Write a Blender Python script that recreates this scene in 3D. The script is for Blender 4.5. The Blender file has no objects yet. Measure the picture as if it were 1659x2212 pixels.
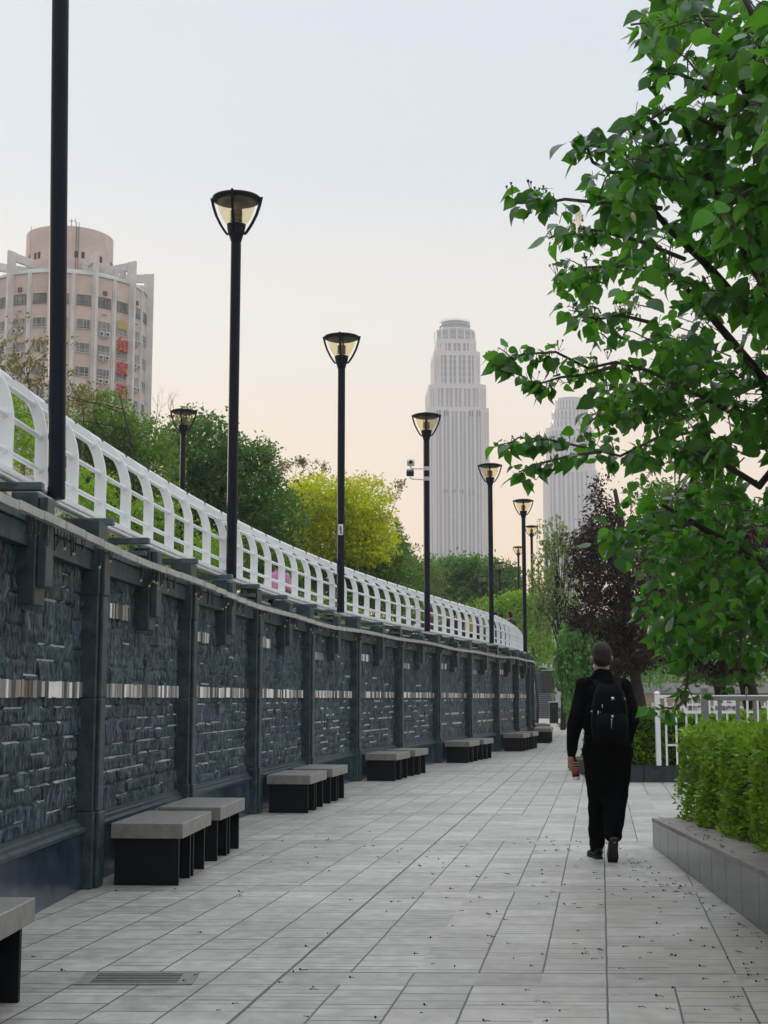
import bpy, math, random
import numpy as np
from mathutils import Vector, Matrix, noise
random.seed(7); RNG = np.random.default_rng(7)
SC = bpy.context.scene; COL = SC.collection; R = math.radians

F, CX, CY, CAMZ = 3000.0, 829.5, 1106.0, 1.30
TH = math.atan(402/3000.0); CT, ST = math.cos(TH), math.sin(TH)
def at(x, y, Y):
    v = CY-y; d = F*CT-v*ST
    return Vector(((x-CX)/d*Y, Y, CAMZ+(F*ST+v*CT)/d*Y))
def zat(y, Y):
    v = CY-y; return CAMZ+(F*ST+v*CT)/(F*CT-v*ST)*Y
def xat(x, Y, y=1508):
    v = CY-y; return (x-CX)/(F*CT-v*ST)*Y
cam = bpy.data.objects.new('camera', bpy.data.cameras.new('camera')); COL.objects.link(cam)
cam.location = (0, 0, CAMZ); cam.rotation_euler = (math.pi/2+TH, 0, 0)
cam.data.sensor_fit = 'HORIZONTAL'; cam.data.sensor_width = 36; cam.data.lens = F/1659*36
cam.data.clip_start = .1; cam.data.clip_end = 5000
SC.camera = cam
SC.view_settings.view_transform = 'Standard'; SC.view_settings.look = 'None'
SC.view_settings.exposure = 0; SC.view_settings.gamma = 1

def tag(o, label=None, cat=None, group=None, kind=None):
    if label: o['label'] = label
    if cat: o['category'] = cat
    if group: o['group'] = group
    if kind: o['kind'] = kind
    return o
def empty(name, loc=(0, 0, 0), rz=0, label=None, cat=None, group=None):
    o = bpy.data.objects.new(name, None); COL.objects.link(o)
    o.location = loc; o.rotation_euler = (0, 0, rz); o.empty_display_size = .2
    return tag(o, label, cat, group)
def copy_tree(o, parent=None):
    c = o.copy(); COL.objects.link(c)
    if parent is not None: c.parent = parent
    for ch in [k for k in o.children]: copy_tree(ch, c)
    return c

def mat(name, col, rough=.6, metal=0., var=0., vscale=6., bump=0., bscale=40., spec=.5, island=0., coat=0., vcol=None):
    m = bpy.data.materials.new(name); m.use_nodes = True
    n, l = m.node_tree.nodes, m.node_tree.links; b = n['Principled BSDF']
    b.inputs['Roughness'].default_value = rough; b.inputs['Metallic'].default_value = metal
    b.inputs['Specular IOR Level'].default_value = spec; b.inputs['Coat Weight'].default_value = coat
    b.inputs['Base Color'].default_value = (*col, 1)
    tc = n.new('ShaderNodeTexCoord')
    last = None
    if var:
        t = n.new('ShaderNodeTexNoise'); t.inputs['Scale'].default_value = vscale; t.inputs['Detail'].default_value = 6
        t.inputs['Roughness'].default_value = .65
        l.new(tc.outputs['Object'], t.inputs['Vector'])
        mx = n.new('ShaderNodeMix'); mx.data_type = 'RGBA'
        a = tuple(c*(1-var) for c in col); z = vcol or tuple(min(1, c*(1+var)) for c in col)
        mx.inputs[6].default_value = (*a, 1); mx.inputs[7].default_value = (*z, 1)
        mr = n.new('ShaderNodeMapRange'); mr.inputs[1].default_value = .3; mr.inputs[2].default_value = .7
        l.new(t.outputs['Fac'], mr.inputs[0]); l.new(mr.outputs[0], mx.inputs[0])
        last = mx.outputs[2]
    if island:
        g = n.new('ShaderNodeNewGeometry'); h = n.new('ShaderNodeHueSaturation')
        mr = n.new('ShaderNodeMapRange'); mr.inputs[3].default_value = 1-island; mr.inputs[4].default_value = 1+island
        l.new(g.outputs['Random Per Island'], mr.inputs[0]); l.new(mr.outputs[0], h.inputs['Value'])
        if last: l.new(last, h.inputs['Color'])
        else: h.inputs['Color'].default_value = (*col, 1)
        last = h.outputs['Color']
    if last: l.new(last, b.inputs['Base Color'])
    if bump:
        t = n.new('ShaderNodeTexNoise'); t.inputs['Scale'].default_value = bscale; t.inputs['Detail'].default_value = 5
        l.new(tc.outputs['Object'], t.inputs['Vector'])
        bm = n.new('ShaderNodeBump'); bm.inputs['Strength'].default_value = 1; bm.inputs['Distance'].default_value = bump
        l.new(t.outputs['Fac'], bm.inputs['Height']); l.new(bm.outputs[0], b.inputs['Normal'])
    return m
def leafmat(name, ca, cb, trans=.35, tcol=None, rough=.5, nscale=.8, power=1.):
    """leaf: colour varies leaf to leaf and slowly through the crown; part of the light passes through"""
    m = bpy.data.materials.new(name); m.use_nodes = True
    n, l = m.node_tree.nodes, m.node_tree.links; b = n['Principled BSDF']; out = n['Material Output']
    b.inputs['Roughness'].default_value = rough; b.inputs['Specular IOR Level'].default_value = .35
    g = n.new('ShaderNodeNewGeometry'); tc = n.new('ShaderNodeTexCoord')
    t = n.new('ShaderNodeTexNoise'); t.inputs['Scale'].default_value = nscale; t.inputs['Detail'].default_value = 2
    l.new(tc.outputs['Object'], t.inputs['Vector'])
    ad = n.new('ShaderNodeMath'); ad.operation = 'MULTIPLY_ADD'; ad.inputs[1].default_value = .75
    mr = n.new('ShaderNodeMapRange'); mr.inputs[1].default_value = .35; mr.inputs[2].default_value = .65
    mr.inputs[3].default_value = -.1; mr.inputs[4].default_value = .35
    l.new(t.outputs['Fac'], mr.inputs[0]); l.new(g.outputs['Random Per Island'], ad.inputs[0]); l.new(mr.outputs[0], ad.inputs[2])
    mx = n.new('ShaderNodeMix'); mx.data_type = 'RGBA'; mx.clamp_factor = True
    mx.inputs[6].default_value = (*ca, 1); mx.inputs[7].default_value = (*cb, 1)
    pw = n.new('ShaderNodeMath'); pw.operation = 'POWER'; pw.use_clamp = True; pw.inputs[1].default_value = power; l.new(ad.outputs[0], pw.inputs[0])
    l.new(pw.outputs[0], mx.inputs[0]); l.new(mx.outputs[2], b.inputs['Base Color'])
    if trans:
        tr = n.new('ShaderNodeBsdfTranslucent'); ms = n.new('ShaderNodeMixShader'); ms.inputs[0].default_value = trans
        m2 = n.new('ShaderNodeMix'); m2.data_type = 'RGBA'; m2.inputs[0].default_value = .6
        tc2 = tcol or (cb[0]*1.8, cb[1]*1.6, cb[2])
        m2.inputs[7].default_value = (*tc2, 1); l.new(mx.outputs[2], m2.inputs[6]); l.new(m2.outputs[2], tr.inputs['Color'])
        l.new(b.outputs[0], ms.inputs[1]); l.new(tr.outputs[0], ms.inputs[2]); l.new(ms.outputs[0], out.inputs['Surface'])
    return m
def glassmat(name, tint, gloss=.15, dens=.6):
    m = bpy.data.materials.new(name); m.use_nodes = True
    n, l = m.node_tree.nodes, m.node_tree.links; n.remove(n['Principled BSDF']); out = n['Material Output']
    tr = n.new('ShaderNodeBsdfTransparent'); tr.inputs[0].default_value = (*tint, 1)
    tl = n.new('ShaderNodeBsdfTranslucent'); tl.inputs[0].default_value = (*[min(1, c*.8) for c in tint], 1)
    gl = n.new('ShaderNodeBsdfGlossy'); gl.inputs['Roughness'].default_value = .08
    a = n.new('ShaderNodeMixShader'); a.inputs[0].default_value = 1-dens; b = n.new('ShaderNodeMixShader'); b.inputs[0].default_value = gloss
    l.new(tr.outputs[0], a.inputs[1]); l.new(tl.outputs[0], a.inputs[2])
    l.new(a.outputs[0], b.inputs[1]); l.new(gl.outputs[0], b.inputs[2]); l.new(b.outputs[0], out.inputs['Surface'])
    return m

class MB:
    def __init__(s): s.v, s.f, s.m = [], [], []
    def add(s, vs, fs, mi=0):
        b = len(s.v); s.v += [tuple(p) for p in vs]; s.f += [tuple(i+b for i in f) for f in fs]; s.m += [mi]*len(fs); return s
    def box(s, x0, x1, y0, y1, z0, z1, mi=0, M=None, bev=0.):
        if bev:
            b = bev; xs = [(x0, x0+b), (x1, x1-b)]; ys = [(y0, y0+b), (y1, y1-b)]; zs = [(z0, z0+b), (z1, z1-b)]
            vs = []; idx = {}
            for i in (0, 1):
                for j in (0, 1):
                    for k in (0, 1):
                        for a in range(3):
                            p = [xs[i][1], ys[j][1], zs[k][1]]; p[a] = (xs[i][0], ys[j][0], zs[k][0])[a]
                            idx[(i, j, k, a)] = len(vs); vs.append(Vector(p))
            fs = []
            for a in range(3):
                u, w = [(1, 2), (2, 0), (0, 1)][a]
                for e in (0, 1):
                    q = []
                    for (p, r) in ((0, 0), (1, 0), (1, 1), (0, 1)):
                        c = [0, 0, 0]; c[a] = e; c[u] = p; c[w] = r; q.append(idx[(*c, a)])
                    fs.append(q if e else q[::-1])
            for a in range(3):   # edge bevels along axis a
                u, w = [(1, 2), (2, 0), (0, 1)][a]
                for p in (0, 1):
                    for r in (0, 1):
                        c0 = [0, 0, 0]; c0[u] = p; c0[w] = r; c1 = list(c0); c1[a] = 1
                        q = [idx[(*c0, u)], idx[(*c1, u)], idx[(*c1, w)], idx[(*c0, w)]]
                        fs.append(q if (p ^ r) else q[::-1])
            for i in (0, 1):
                for j in (0, 1):
                    for k in (0, 1):
                        q = [idx[(i, j, k, a)] for a in range(3)]
                        fs.append(q if (i+j+k) % 2 else q[::-1])
        else:
            vs = [Vector(p) for p in ((x0, y0, z0), (x1, y0, z0), (x1, y1, z0), (x0, y1, z0), (x0, y0, z1), (x1, y0, z1), (x1, y1, z1), (x0, y1, z1))]
            fs = [(0, 3, 2, 1), (4, 5, 6, 7), (0, 1, 5, 4), (1, 2, 6, 5), (2, 3, 7, 6), (3, 0, 4, 7)]
        if M: vs = [M @ p for p in vs]
        return s.add(vs, fs, mi)
    def tube(s, pts, rad, n=8, mi=0, cap=True):
        pts = [Vector(p) for p in pts]; rad = rad if isinstance(rad, (list, tuple)) else [rad]*len(pts)
        vs, fs = [], []; t0 = None; up = None
        for i, p in enumerate(pts):
            t = (pts[min(i+1, len(pts)-1)]-pts[max(i-1, 0)])
            if t.length < 1e-9: t = Vector((0, 0, 1))
            t.normalize()
            if up is None:
                up = Vector((0, 0, 1)) if abs(t.z) < .9 else Vector((1, 0, 0))
            a = t.cross(up)
            if a.length < 1e-4: a = t.cross(Vector((1, .3, .2)))
            a.normalize(); up = a.cross(t).normalized(); b = up
            for k in range(n):
                an = 2*math.pi*k/n; vs.append(p+(a*math.cos(an)+b*math.sin(an))*rad[i])
        for i in range(len(pts)-1):
            for k in range(n):
                k2 = (k+1) % n; fs.append((i*n+k, i*n+k2, (i+1)*n+k2, (i+1)*n+k))
        if cap: fs.append(tuple(range(n))[::-1]); fs.append(tuple((len(pts)-1)*n+k for k in range(n)))
        return s.add(vs, fs, mi)
    def lathe(s, prof, n=24, c=(0, 0, 0), mi=0, M=None, cap=True):
        vs, fs = [], []
        for (r, z) in prof:
            for k in range(n):
                a = 2*math.pi*k/n; vs.append(Vector((c[0]+r*math.cos(a), c[1]+r*math.sin(a), c[2]+z)))
        for i in range(len(prof)-1):
            for k in range(n):
                k2 = (k+1) % n; fs.append((i*n+k, i*n+k2, (i+1)*n+k2, (i+1)*n+k))
        if cap: fs.append(tuple(range(n))[::-1]); fs.append(tuple((len(prof)-1)*n+k for k in range(n)))
        if M: vs = [M @ p for p in vs]
        return s.add(vs, fs, mi)
    def build(s, name, mats, parent=None, smooth=False, angle=None):
        me = bpy.data.meshes.new(name); me.from_pydata([tuple(p) for p in s.v], [], s.f)
        mats = mats if isinstance(mats, (list, tuple)) else [mats]
        for m in mats: me.materials.append(m)
        if len(mats) > 1: me.polygons.foreach_set('material_index', s.m)
        if smooth: me.polygons.foreach_set('use_smooth', [True]*len(me.polygons))
        me.update()
        if smooth and angle: me.set_sharp_from_angle(angle=R(angle))
        o = bpy.data.objects.new(name, me); COL.objects.link(o)
        if parent is not None: o.parent = parent
        return o
def npmesh(name, V, Fq, m, parent=None, smooth=False):
    """V (n,3), Fq (k,4) -> object, fast"""
    me = bpy.data.meshes.new(name)
    me.vertices.add(len(V)); me.vertices.foreach_set('co', np.asarray(V, dtype=np.float32).ravel())
    me.loops.add(Fq.size); me.loops.foreach_set('vertex_index', Fq.astype(np.int32).ravel())
    me.polygons.add(len(Fq)); k = Fq.shape[1]
    me.polygons.foreach_set('loop_start', np.arange(0, Fq.size, k, dtype=np.int32))
    me.polygons.foreach_set('loop_total', np.full(len(Fq), k, dtype=np.int32))
    if smooth: me.polygons.foreach_set('use_smooth', np.ones(len(Fq), dtype=bool))
    me.materials.append(m); me.update(calc_edges=True); me.validate()
    o = bpy.data.objects.new(name, me); COL.objects.link(o)
    if parent is not None: o.parent = parent
    return o

def leaf_template(kind):
    if kind == 'quad':   # small folded leaf, 2 quads
        V = np.array([[0, 0, 0], [.0, .5, -.03], [0, 1, -.12], [-.3, .45, .08], [.3, .45, .08]])
        Fq = np.array([[0, 1, 2, 3], [0, 4, 2, 1]])
    elif kind == 'sliver':
        V = np.array([[-.06, 0, 0], [.06, 0, 0], [.1, .55, .02], [-.1, .55, -.02], [0.01, 1, -.05], [-.01, 1, -.05]]); Fq = np.array([[0, 1, 2, 3], [3, 2, 4, 5]])
    else:                # broad ovate leaf, midrib fold, drooping tip
        st = [(0, .03, 0), (.12, .27, .0), (.35, .36, -.02), (.6, .28, -.07), (.82, .12, -.15), (1, .004, -.26)]
        V = []
        for (y, w, z) in st: V += [[-w, y-.02*w, z+w*.22], [0, y, z], [w, y-.02*w, z+w*.22]]
        V = np.array(V); Fq = []
        for i in range(5): Fq += [[i*3, i*3+1, i*3+4, i*3+3], [i*3+1, i*3+2, i*3+5, i*3+4]]
        Fq = np.array(Fq)
    return V, Fq
def rot_frames(D, Nn):
    """columns: side, dir, normal"""
    D = D/np.linalg.norm(D, axis=1, keepdims=True)
    S = np.cross(D, Nn); L = np.linalg.norm(S, axis=1, keepdims=True); L[L < 1e-6] = 1; S = S/L
    N2 = np.cross(S, D); return np.stack([S, D, N2], axis=2)
def leaves(name, P, D, Nn, size, m, parent, kind='quad', smooth=False):
    V, Fq = leaf_template(kind); Fr = rot_frames(D, Nn); n = len(P)
    VV = np.repeat(V[None], n, 0)
    if kind == 'broad': VV[:, :, 2] *= RNG.uniform(-.3, 2.2, (n, 1)); VV[:, :, 0] *= RNG.uniform(.80, 1.28, (n, 1)); VV[:, :, 0] += VV[:, :, 1]**2*RNG.normal(0, .07, (n, 1))
    W = np.einsum('nij,nkj->nki', Fr, VV)*np.asarray(size).reshape(-1, 1, 1)+P[:, None, :]
    FF = Fq[None]+(np.arange(n)*len(V))[:, None, None]
    return npmesh(name, W.reshape(-1, 3), FF.reshape(-1, Fq.shape[1]), m, parent, smooth)
def rnd_dir(n, bias=(0, 0, 0)):
    d = RNG.normal(size=(n, 3))+np.array(bias); return d/np.linalg.norm(d, axis=1, keepdims=True)
def crown(name, parent, m, blobs, ncl, per, clr, ls, kind='quad', droop=0., out=.35, nup=.6, squash=.75):
    """clumps of leaves spread through a union of ellipsoids: blobs = [(cx,cy,cz, rx,ry,rz)]"""
    B = np.array(blobs, float); vol = B[:, 3]*B[:, 4]*B[:, 5]; pick = RNG.choice(len(B), ncl, p=vol/vol.sum())
    d = rnd_dir(ncl); r = RNG.random(ncl)**out; C = B[pick, :3]+d*r[:, None]*B[pick, 3:6]
    cr = clr*(.6+.8*RNG.random(ncl))
    ci = np.repeat(np.arange(ncl), per); n = len(ci)
    off = RNG.normal(size=(n, 3))*.5; off[:, 2] *= squash
    P = C[ci]+off*cr[ci][:, None]
    D = rnd_dir(n, (0, 0, -droop)); D += d[ci]*.5
    Nn = rnd_dir(n, (0, 0, nup*1.5))
    leaves(name, P, D, Nn, ls*(.6+.8*RNG.random(n)), m, parent, kind)
    return C
def limbs(parent, m, base, top, C, r0, k=14, name='trunk'):
    """tapered trunk plus curved limbs to some of the clumps"""
    mb = MB(); base, top = Vector(base), Vector(top); n = 6
    ax = [base.lerp(top, i/n)+Vector((math.sin(i*1.7)*.04, math.cos(i*2.3)*.04, 0))*(i > 0)*(top-base).length*.3 for i in range(n+1)]
    mb.tube(ax, [r0*(1-.7*i/n)*(1.25 if i == 0 else 1) for i in range(n+1)], 9)
    idx = RNG.choice(len(C), min(k, len(C)), replace=False)
    for j in idx:
        e = Vector(C[j]); f = random.uniform(.35, .95); s = base.lerp(top, f)
        mid = s.lerp(e, .5)+Vector((0, 0, .12*(e-s).length))*random.uniform(-.3, 1.2)
        pts = [s, s.lerp(mid, .5)+Vector((0, 0, .04)), mid, mid.lerp(e, .6), e]
        rr = r0*.38*(1-.4*f); mb.tube(pts, [rr, rr*.8, rr*.55, rr*.35, rr*.12], 6)
    return mb.build(name, m, parent, True)
HAZE, SKYG, SUN = .00042, 1.25, 1.6
# ------------------------------------------------------------------ palette
M = {}
M['granite'] = mat('dark_granite', (.046, .072, .084), .42, var=.5, vscale=9, bump=.002, bscale=60, spec=.3)
M['granite_blue'] = mat('polished_blue_granite', (.018, .036, .062), .2, var=.7, vscale=4, vcol=(.06, .10, .15))
def slate(name, lo, mid, hi):
    m = bpy.data.materials.new(name); m.use_nodes = True; n, l = m.node_tree.nodes, m.node_tree.links; b = n['Principled BSDF']; b.inputs['Roughness'].default_value = .5; b.inputs['Specular IOR Level'].default_value = .28
    tc = n.new('ShaderNodeTexCoord'); mp = n.new('ShaderNodeMapping'); mp.inputs['Scale'].default_value = (1, 1, .22); l.new(tc.outputs['Object'], mp.inputs[0])
    t = n.new('ShaderNodeTexNoise'); t.inputs['Scale'].default_value = 42; t.inputs['Detail'].default_value = 5; t.inputs['Roughness'].default_value = .7; t.inputs['Distortion'].default_value = .6; l.new(mp.outputs[0], t.inputs[0])
    u = n.new('ShaderNodeTexNoise'); u.inputs['Scale'].default_value = 5; u.inputs['Detail'].default_value = 3; l.new(tc.outputs['Object'], u.inputs[0])
    ad = n.new('ShaderNodeMath'); ad.operation = 'MULTIPLY_ADD'; ad.inputs[1].default_value = .35; l.new(u.outputs['Fac'], ad.inputs[0]); l.new(t.outputs['Fac'], ad.inputs[2])
    c = n.new('ShaderNodeValToRGB'); e = c.color_ramp.elements; e[0].position = .52; e[0].color = (*lo, 1); e[1].position = .86; e[1].color = (*hi, 1); k = e.new(.67); k.color = (*mid, 1)
    l.new(ad.outputs[0], c.inputs[0]); l.new(c.outputs[0], b.inputs['Base Color'])
    bp = n.new('ShaderNodeBump'); bp.inputs['Distance'].default_value = .014; l.new(t.outputs['Fac'], bp.inputs['Height']); l.new(bp.outputs[0], b.inputs['Normal']); return m
M['stoneA'] = slate('split_slate', (.004, .013, .022), (.024, .052, .074), (.15, .225, .28))
M['stoneB'] = slate('split_slate_green', (.004, .015, .020), (.024, .055, .066), (.13, .215, .24))
M['stoneC'] = slate('split_slate_violet', (.006, .013, .024), (.032, .050, .077), (.17, .225, .29))
M['lit_mortar'] = mat('sky_lit_mortar', (.46, .50, .51), .8, var=.3, vscale=20)  # pale joint colour with skylight on the block tops painted in
M['tray'] = mat('weathered_pale_tile', (.42, .44, .41), .55, var=.25, vscale=8)
M['steel'] = mat('weathered_grey_steel', (.09, .125, .14), .5, .1, var=.4, vscale=12)
M['pipe'] = mat('dull_grey_pipe', (.50, .52, .53), .35, .2, var=.25, vscale=7)
M['white'] = mat('white_enamel', (.84, .87, .89), .32, var=.05, vscale=3)
M['rubber'] = mat('black_rubber', (.012, .012, .014), .6)
M['lamp'] = mat('dark_navy_paint', (.004, .008, .017), .45, var=.25, vscale=3, spec=.18)
M['lampcap'] = mat('dark_grey_paint', (.008, .012, .015), .45, spec=.2)
M['louvre'] = mat('grey_louvre', (.16, .14, .11), .4, .5)
M['glass'] = glassmat('amber_lamp_glass', (1., .93, .74), .06, .9)
M['benchtop'] = mat('honed_grey_granite', (.235, .23, .21), .38, var=.25, vscale=14, bump=.0006, bscale=200)
M['benchleg'] = mat('dark_bench_granite', (.006, .009, .012), .5, var=.3, vscale=9, spec=.2)
M['cable'] = mat('black_cable', (.01, .01, .012), .5)
M['bulb'] = mat('brassy_bulb', (.55, .45, .25), .3)
M['soil'] = mat('dark_soil', (.045, .04, .03), .95, var=.5, vscale=3)
M['bark'] = mat('dark_bark', (.030, .024, .020), .9, var=.4, vscale=10, bump=.006, bscale=30)
M['twig'] = mat('grey_brown_twig', (.075, .06, .045), .9, var=.3, vscale=10)
# ------------------------------------------------------------------ shader maths helper
class NG:
    def __init__(s, name):
        s.m = bpy.data.materials.new(name); s.m.use_nodes = True
        s.n, s.l = s.m.node_tree.nodes, s.m.node_tree.links; s.b = s.n['Principled BSDF']
    def op(s, o, *a):
        q = s.n.new('ShaderNodeMath'); q.operation = o
        for i, x in enumerate(a):
            if isinstance(x, (int, float)): q.inputs[i].default_value = x
            else: s.l.new(x, q.inputs[i])
        return q.outputs[0]
    def noise(s, vec, scale, detail=4, dim='3D'):
        q = s.n.new('ShaderNodeTexNoise'); q.inputs['Scale'].default_value = scale; q.inputs['Detail'].default_value = detail
        s.l.new(vec, q.inputs['Vector']); return q.outputs['Fac']
    def vec(s, x, y, z=0.):
        q = s.n.new('ShaderNodeCombineXYZ')
        for i, a in enumerate((x, y, z)):
            if isinstance(a, (int, float)): q.inputs[i].default_value = a
            else: s.l.new(a, q.inputs[i])
        return q.outputs[0]
    def white(s, v):
        q = s.n.new('ShaderNodeTexWhiteNoise'); q.noise_dimensions = '3D'; s.l.new(v, q.inputs['Vector']); return q.outputs['Value']
    def mix(s, f, a, b):
        q = s.n.new('ShaderNodeMix'); q.data_type = 'RGBA'
        if isinstance(f, (int, float)): q.inputs[0].default_value = f
        else: s.l.new(f, q.inputs[0])
        for i, c in ((6, a), (7, b)):
            if isinstance(c, tuple): q.inputs[i].default_value = (*c, 1)
            else: s.l.new(c, q.inputs[i])
        return q.outputs[2]
    def line(s, coord, period, w):
        """1 on a thin line at every multiple of period"""
        f = s.op('FRACT', s.op('DIVIDE', coord, period)); d = s.op('MULTIPLY', s.op('MINIMUM', f, s.op('SUBTRACT', 1., f)), period)
        return s.op('LESS_THAN', d, w)
def paving():
    g = NG('grooved_concrete_paving'); tc = g.n.new('ShaderNodeTexCoord'); sp = g.n.new('ShaderNodeSeparateXYZ')
    g.l.new(tc.outputs['Object'], sp.inputs[0]); X, Y = sp.outputs[0], sp.outputs[1]
    wob = g.op('MULTIPLY', g.op('SUBTRACT', g.noise(tc.outputs['Object'], 3.), .5), .009)
    u = g.op('ADD', g.op('SUBTRACT', X, g.op('MULTIPLY', Y, .155)), wob)
    v = g.op('ADD', g.op('ADD', Y, g.op('MULTIPLY', X, .02)), g.op('MULTIPLY', wob, .6))
    CW = .306; BAY = 3.1
    col = g.op('FLOOR', g.op('DIVIDE', u, CW)); bay = g.op('FLOOR', g.op('DIVIDE', g.op('SUBTRACT', v, 6.57), BAY))
    vb = g.op('SUBTRACT', g.op('SUBTRACT', v, 6.57), g.op('MULTIPLY', bay, BAY))
    band = g.op('LESS_THAN', vb, .30); nb = g.op('SUBTRACT', 1., band)
    h = g.white(g.vec(col, bay, 3.))
    col2 = g.op('FLOOR', g.op('DIVIDE', u, CW*2))
    skip = g.op('GREATER_THAN', g.white(g.vec(g.op('FLOOR', g.op('DIVIDE', g.op('ADD', u, .1), CW)), bay, 9.)), .10)
    lcol = g.op('MULTIPLY', g.line(u, CW, .0048), g.op('MULTIPLY', nb, skip))
    wide = g.line(g.op('ADD', u, 1.53), CW*30, .0085)
    lcol = g.op('MAXIMUM', lcol, g.op('MULTIPLY', g.line(u, CW*3, .004), band)); lcol = g.op('MAXIMUM', lcol, wide)
    vs = g.op('ADD', vb, g.op('MULTIPLY', g.op('FLOOR', g.op('MULTIPLY', h, 4.)), .075))
    row = g.op('FLOOR', g.op('DIVIDE', vs, .30)); hr = g.white(g.vec(col, g.op('ADD', g.op('MULTIPLY', bay, 17.), row), 1.))
    lrow = g.op('MULTIPLY', g.op('MULTIPLY', g.line(vs, .30, .0058), nb), g.op('GREATER_THAN', g.white(g.vec(col, g.op('FLOOR', g.op('DIVIDE', g.op('ADD', vs, .1), .3)), bay)), .25))
    fr = g.op('FLOOR', g.op('DIVIDE', g.op('ADD', vs, .03), .075)); hf = g.white(g.vec(g.op('FLOOR', g.op('DIVIDE', u, CW)), fr, bay))
    lfine = g.op('MULTIPLY', g.op('MULTIPLY', g.line(vs, .075, .0055), nb), g.op('MULTIPLY', g.op('GREATER_THAN', hf, .58), .55))
    vband = g.op('MAXIMUM', g.op('LESS_THAN', g.op('ABSOLUTE', vb), .010), g.op('LESS_THAN', g.op('ABSOLUTE', g.op('SUBTRACT', vb, .30)), .009))
    brk = g.op('GREATER_THAN', g.noise(tc.outputs['Object'], 9.), .40)
    line = g.op('MAXIMUM', g.op('MAXIMUM', lcol, g.op('MULTIPLY', lrow, .9)), g.op('MAXIMUM', g.op('MULTIPLY', vband, .95), g.op('MULTIPLY', lfine, brk)))
    big = g.noise(tc.outputs['Object'], .7, 5); mid = g.noise(tc.outputs['Object'], 9., 8); fine = g.noise(tc.outputs['Object'], 160., 3)
    val = g.op('ADD', g.op('ADD', .80, g.op('MULTIPLY', g.op('SUBTRACT', hr, .5), .20)), g.op('MULTIPLY', g.op('SUBTRACT', big, .5), .62))
    val = g.op('ADD', val, g.op('MULTIPLY', g.op('SUBTRACT', mid, .5), .80)); val = g.op('ADD', val, g.op('MULTIPLY', g.op('SUBTRACT', fine, .5), .5))
    val = g.op('SUBTRACT', val, g.op('MULTIPLY', band, .13))
    hs = g.n.new('ShaderNodeHueSaturation'); hs.inputs['Color'].default_value = (.50, .472, .425, 1); g.l.new(val, hs.inputs['Value'])
    warm = g.mix(g.op('MULTIPLY', g.op('GREATER_THAN', g.white(g.vec(col, row, 5.)), .55), .35), hs.outputs[0], (.46, .40, .35))
    def sm(x, a, b):
        q = g.n.new('ShaderNodeMapRange'); q.interpolation_type = 'SMOOTHSTEP'; g.l.new(x, q.inputs[0]); q.inputs[1].default_value = a; q.inputs[2].default_value = b; return q.outputs[0]
    dirt_shade = g.op('MULTIPLY', g.op('MULTIPLY', sm(X, -.4, 2.0), sm(g.op('MULTIPLY', Y, -1.), -12.5, -7.)), sm(g.noise(tc.outputs['Object'], 1.6, 7), .30, .62))  # brown staining plus the tree's shade, painted into the paving at near right
    blot = g.op('MULTIPLY', sm(g.noise(tc.outputs['Object'], 2.3, 8), .54, .70), .30)
    base = g.mix(g.op('MULTIPLY', dirt_shade, .62), g.mix(blot, g.mix(g.op('MULTIPLY', mid, .22), hs.outputs[0], warm), (.26, .25, .23)), (.27, .225, .175))
    fin = g.mix(g.op('MULTIPLY', line, .86), base, (.028, .032, .040))
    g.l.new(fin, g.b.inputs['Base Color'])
    ro = g.op('ADD', .50, g.op('MULTIPLY', g.op('SUBTRACT', mid, .5), .25)); g.l.new(ro, g.b.inputs['Roughness'])
    ht = g.op('SUBTRACT', g.op('MULTIPLY', g.op('ADD', fine, mid), .3), line)
    bp = g.n.new('ShaderNodeBump'); bp.inputs['Distance'].default_value = .004; g.l.new(ht, bp.inputs['Height']); g.l.new(bp.outputs[0], g.b.inputs['Normal'])
    return g.m
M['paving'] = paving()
# ------------------------------------------------------------------ wall line (pillar faces), t = 1 at the first full pillar
WX = {-3: -2.42, -2: -2.32, -1: -2.22, 0: -2.12, 1: -2.01, 2: -1.78, 3: -1.44, 4: -.99, 5: -.40, 6: .32, 7: 1.13, 8: 1.97, 9: 2.84, 10: 3.62, 11: 4.26, 12: 4.70, 13: 4.98, 14: 5.08, 15: 4.95, 16: 4.6}
WP = {k: Vector((x, 9.9+3.1*(k-1), 0)) for k, x in WX.items()}
def W(t, off=0., z=0.):
    i = int(math.floor(t)); i = max(-2, min(14, i)); f = t-i
    a, b, c, d = (WP[i+k] for k in (-1, 0, 1, 2))
    p = .5*((2*b)+(c-a)*f+(2*a-5*b+4*c-d)*f*f+(3*b-a-3*c+d)*f**3)
    q = .5*((c-a)+2*(2*a-5*b+4*c-d)*f+3*(3*b-a-3*c+d)*f*f); q.normalize()
    return Vector((p.x+q.y*off, p.y-q.x*off, z))
def Wang(t):
    d = W(t+.01)-W(t-.01); return math.atan2(d.y, d.x)
def frame(t, off=0., z=0.):
    """x along the wall (away from camera), y towards the terrace"""
    return Matrix.Translation(W(t, off, z)) @ Matrix.Rotation(Wang(t), 4, 'Z')
def sweep(mb, prof, t0, t1, n, mi=0):
    """closed profile [(off,z)] swept along the wall"""
    k = len(prof); vs = []; fs = []
    for i in range(n+1):
        t = t0+(t1-t0)*i/n
        vs += [W(t, o, z) for (o, z) in prof]
    for i in range(n):
        for j in range(k): j2 = (j+1) % k; fs.append((i*k+j, (i+1)*k+j, (i+1)*k+j2, i*k+j2))
    fs.append(tuple(range(k))); fs.append(tuple(n*k+j for j in range(k))[::-1])
    return mb.add(vs, fs, mi)
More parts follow.
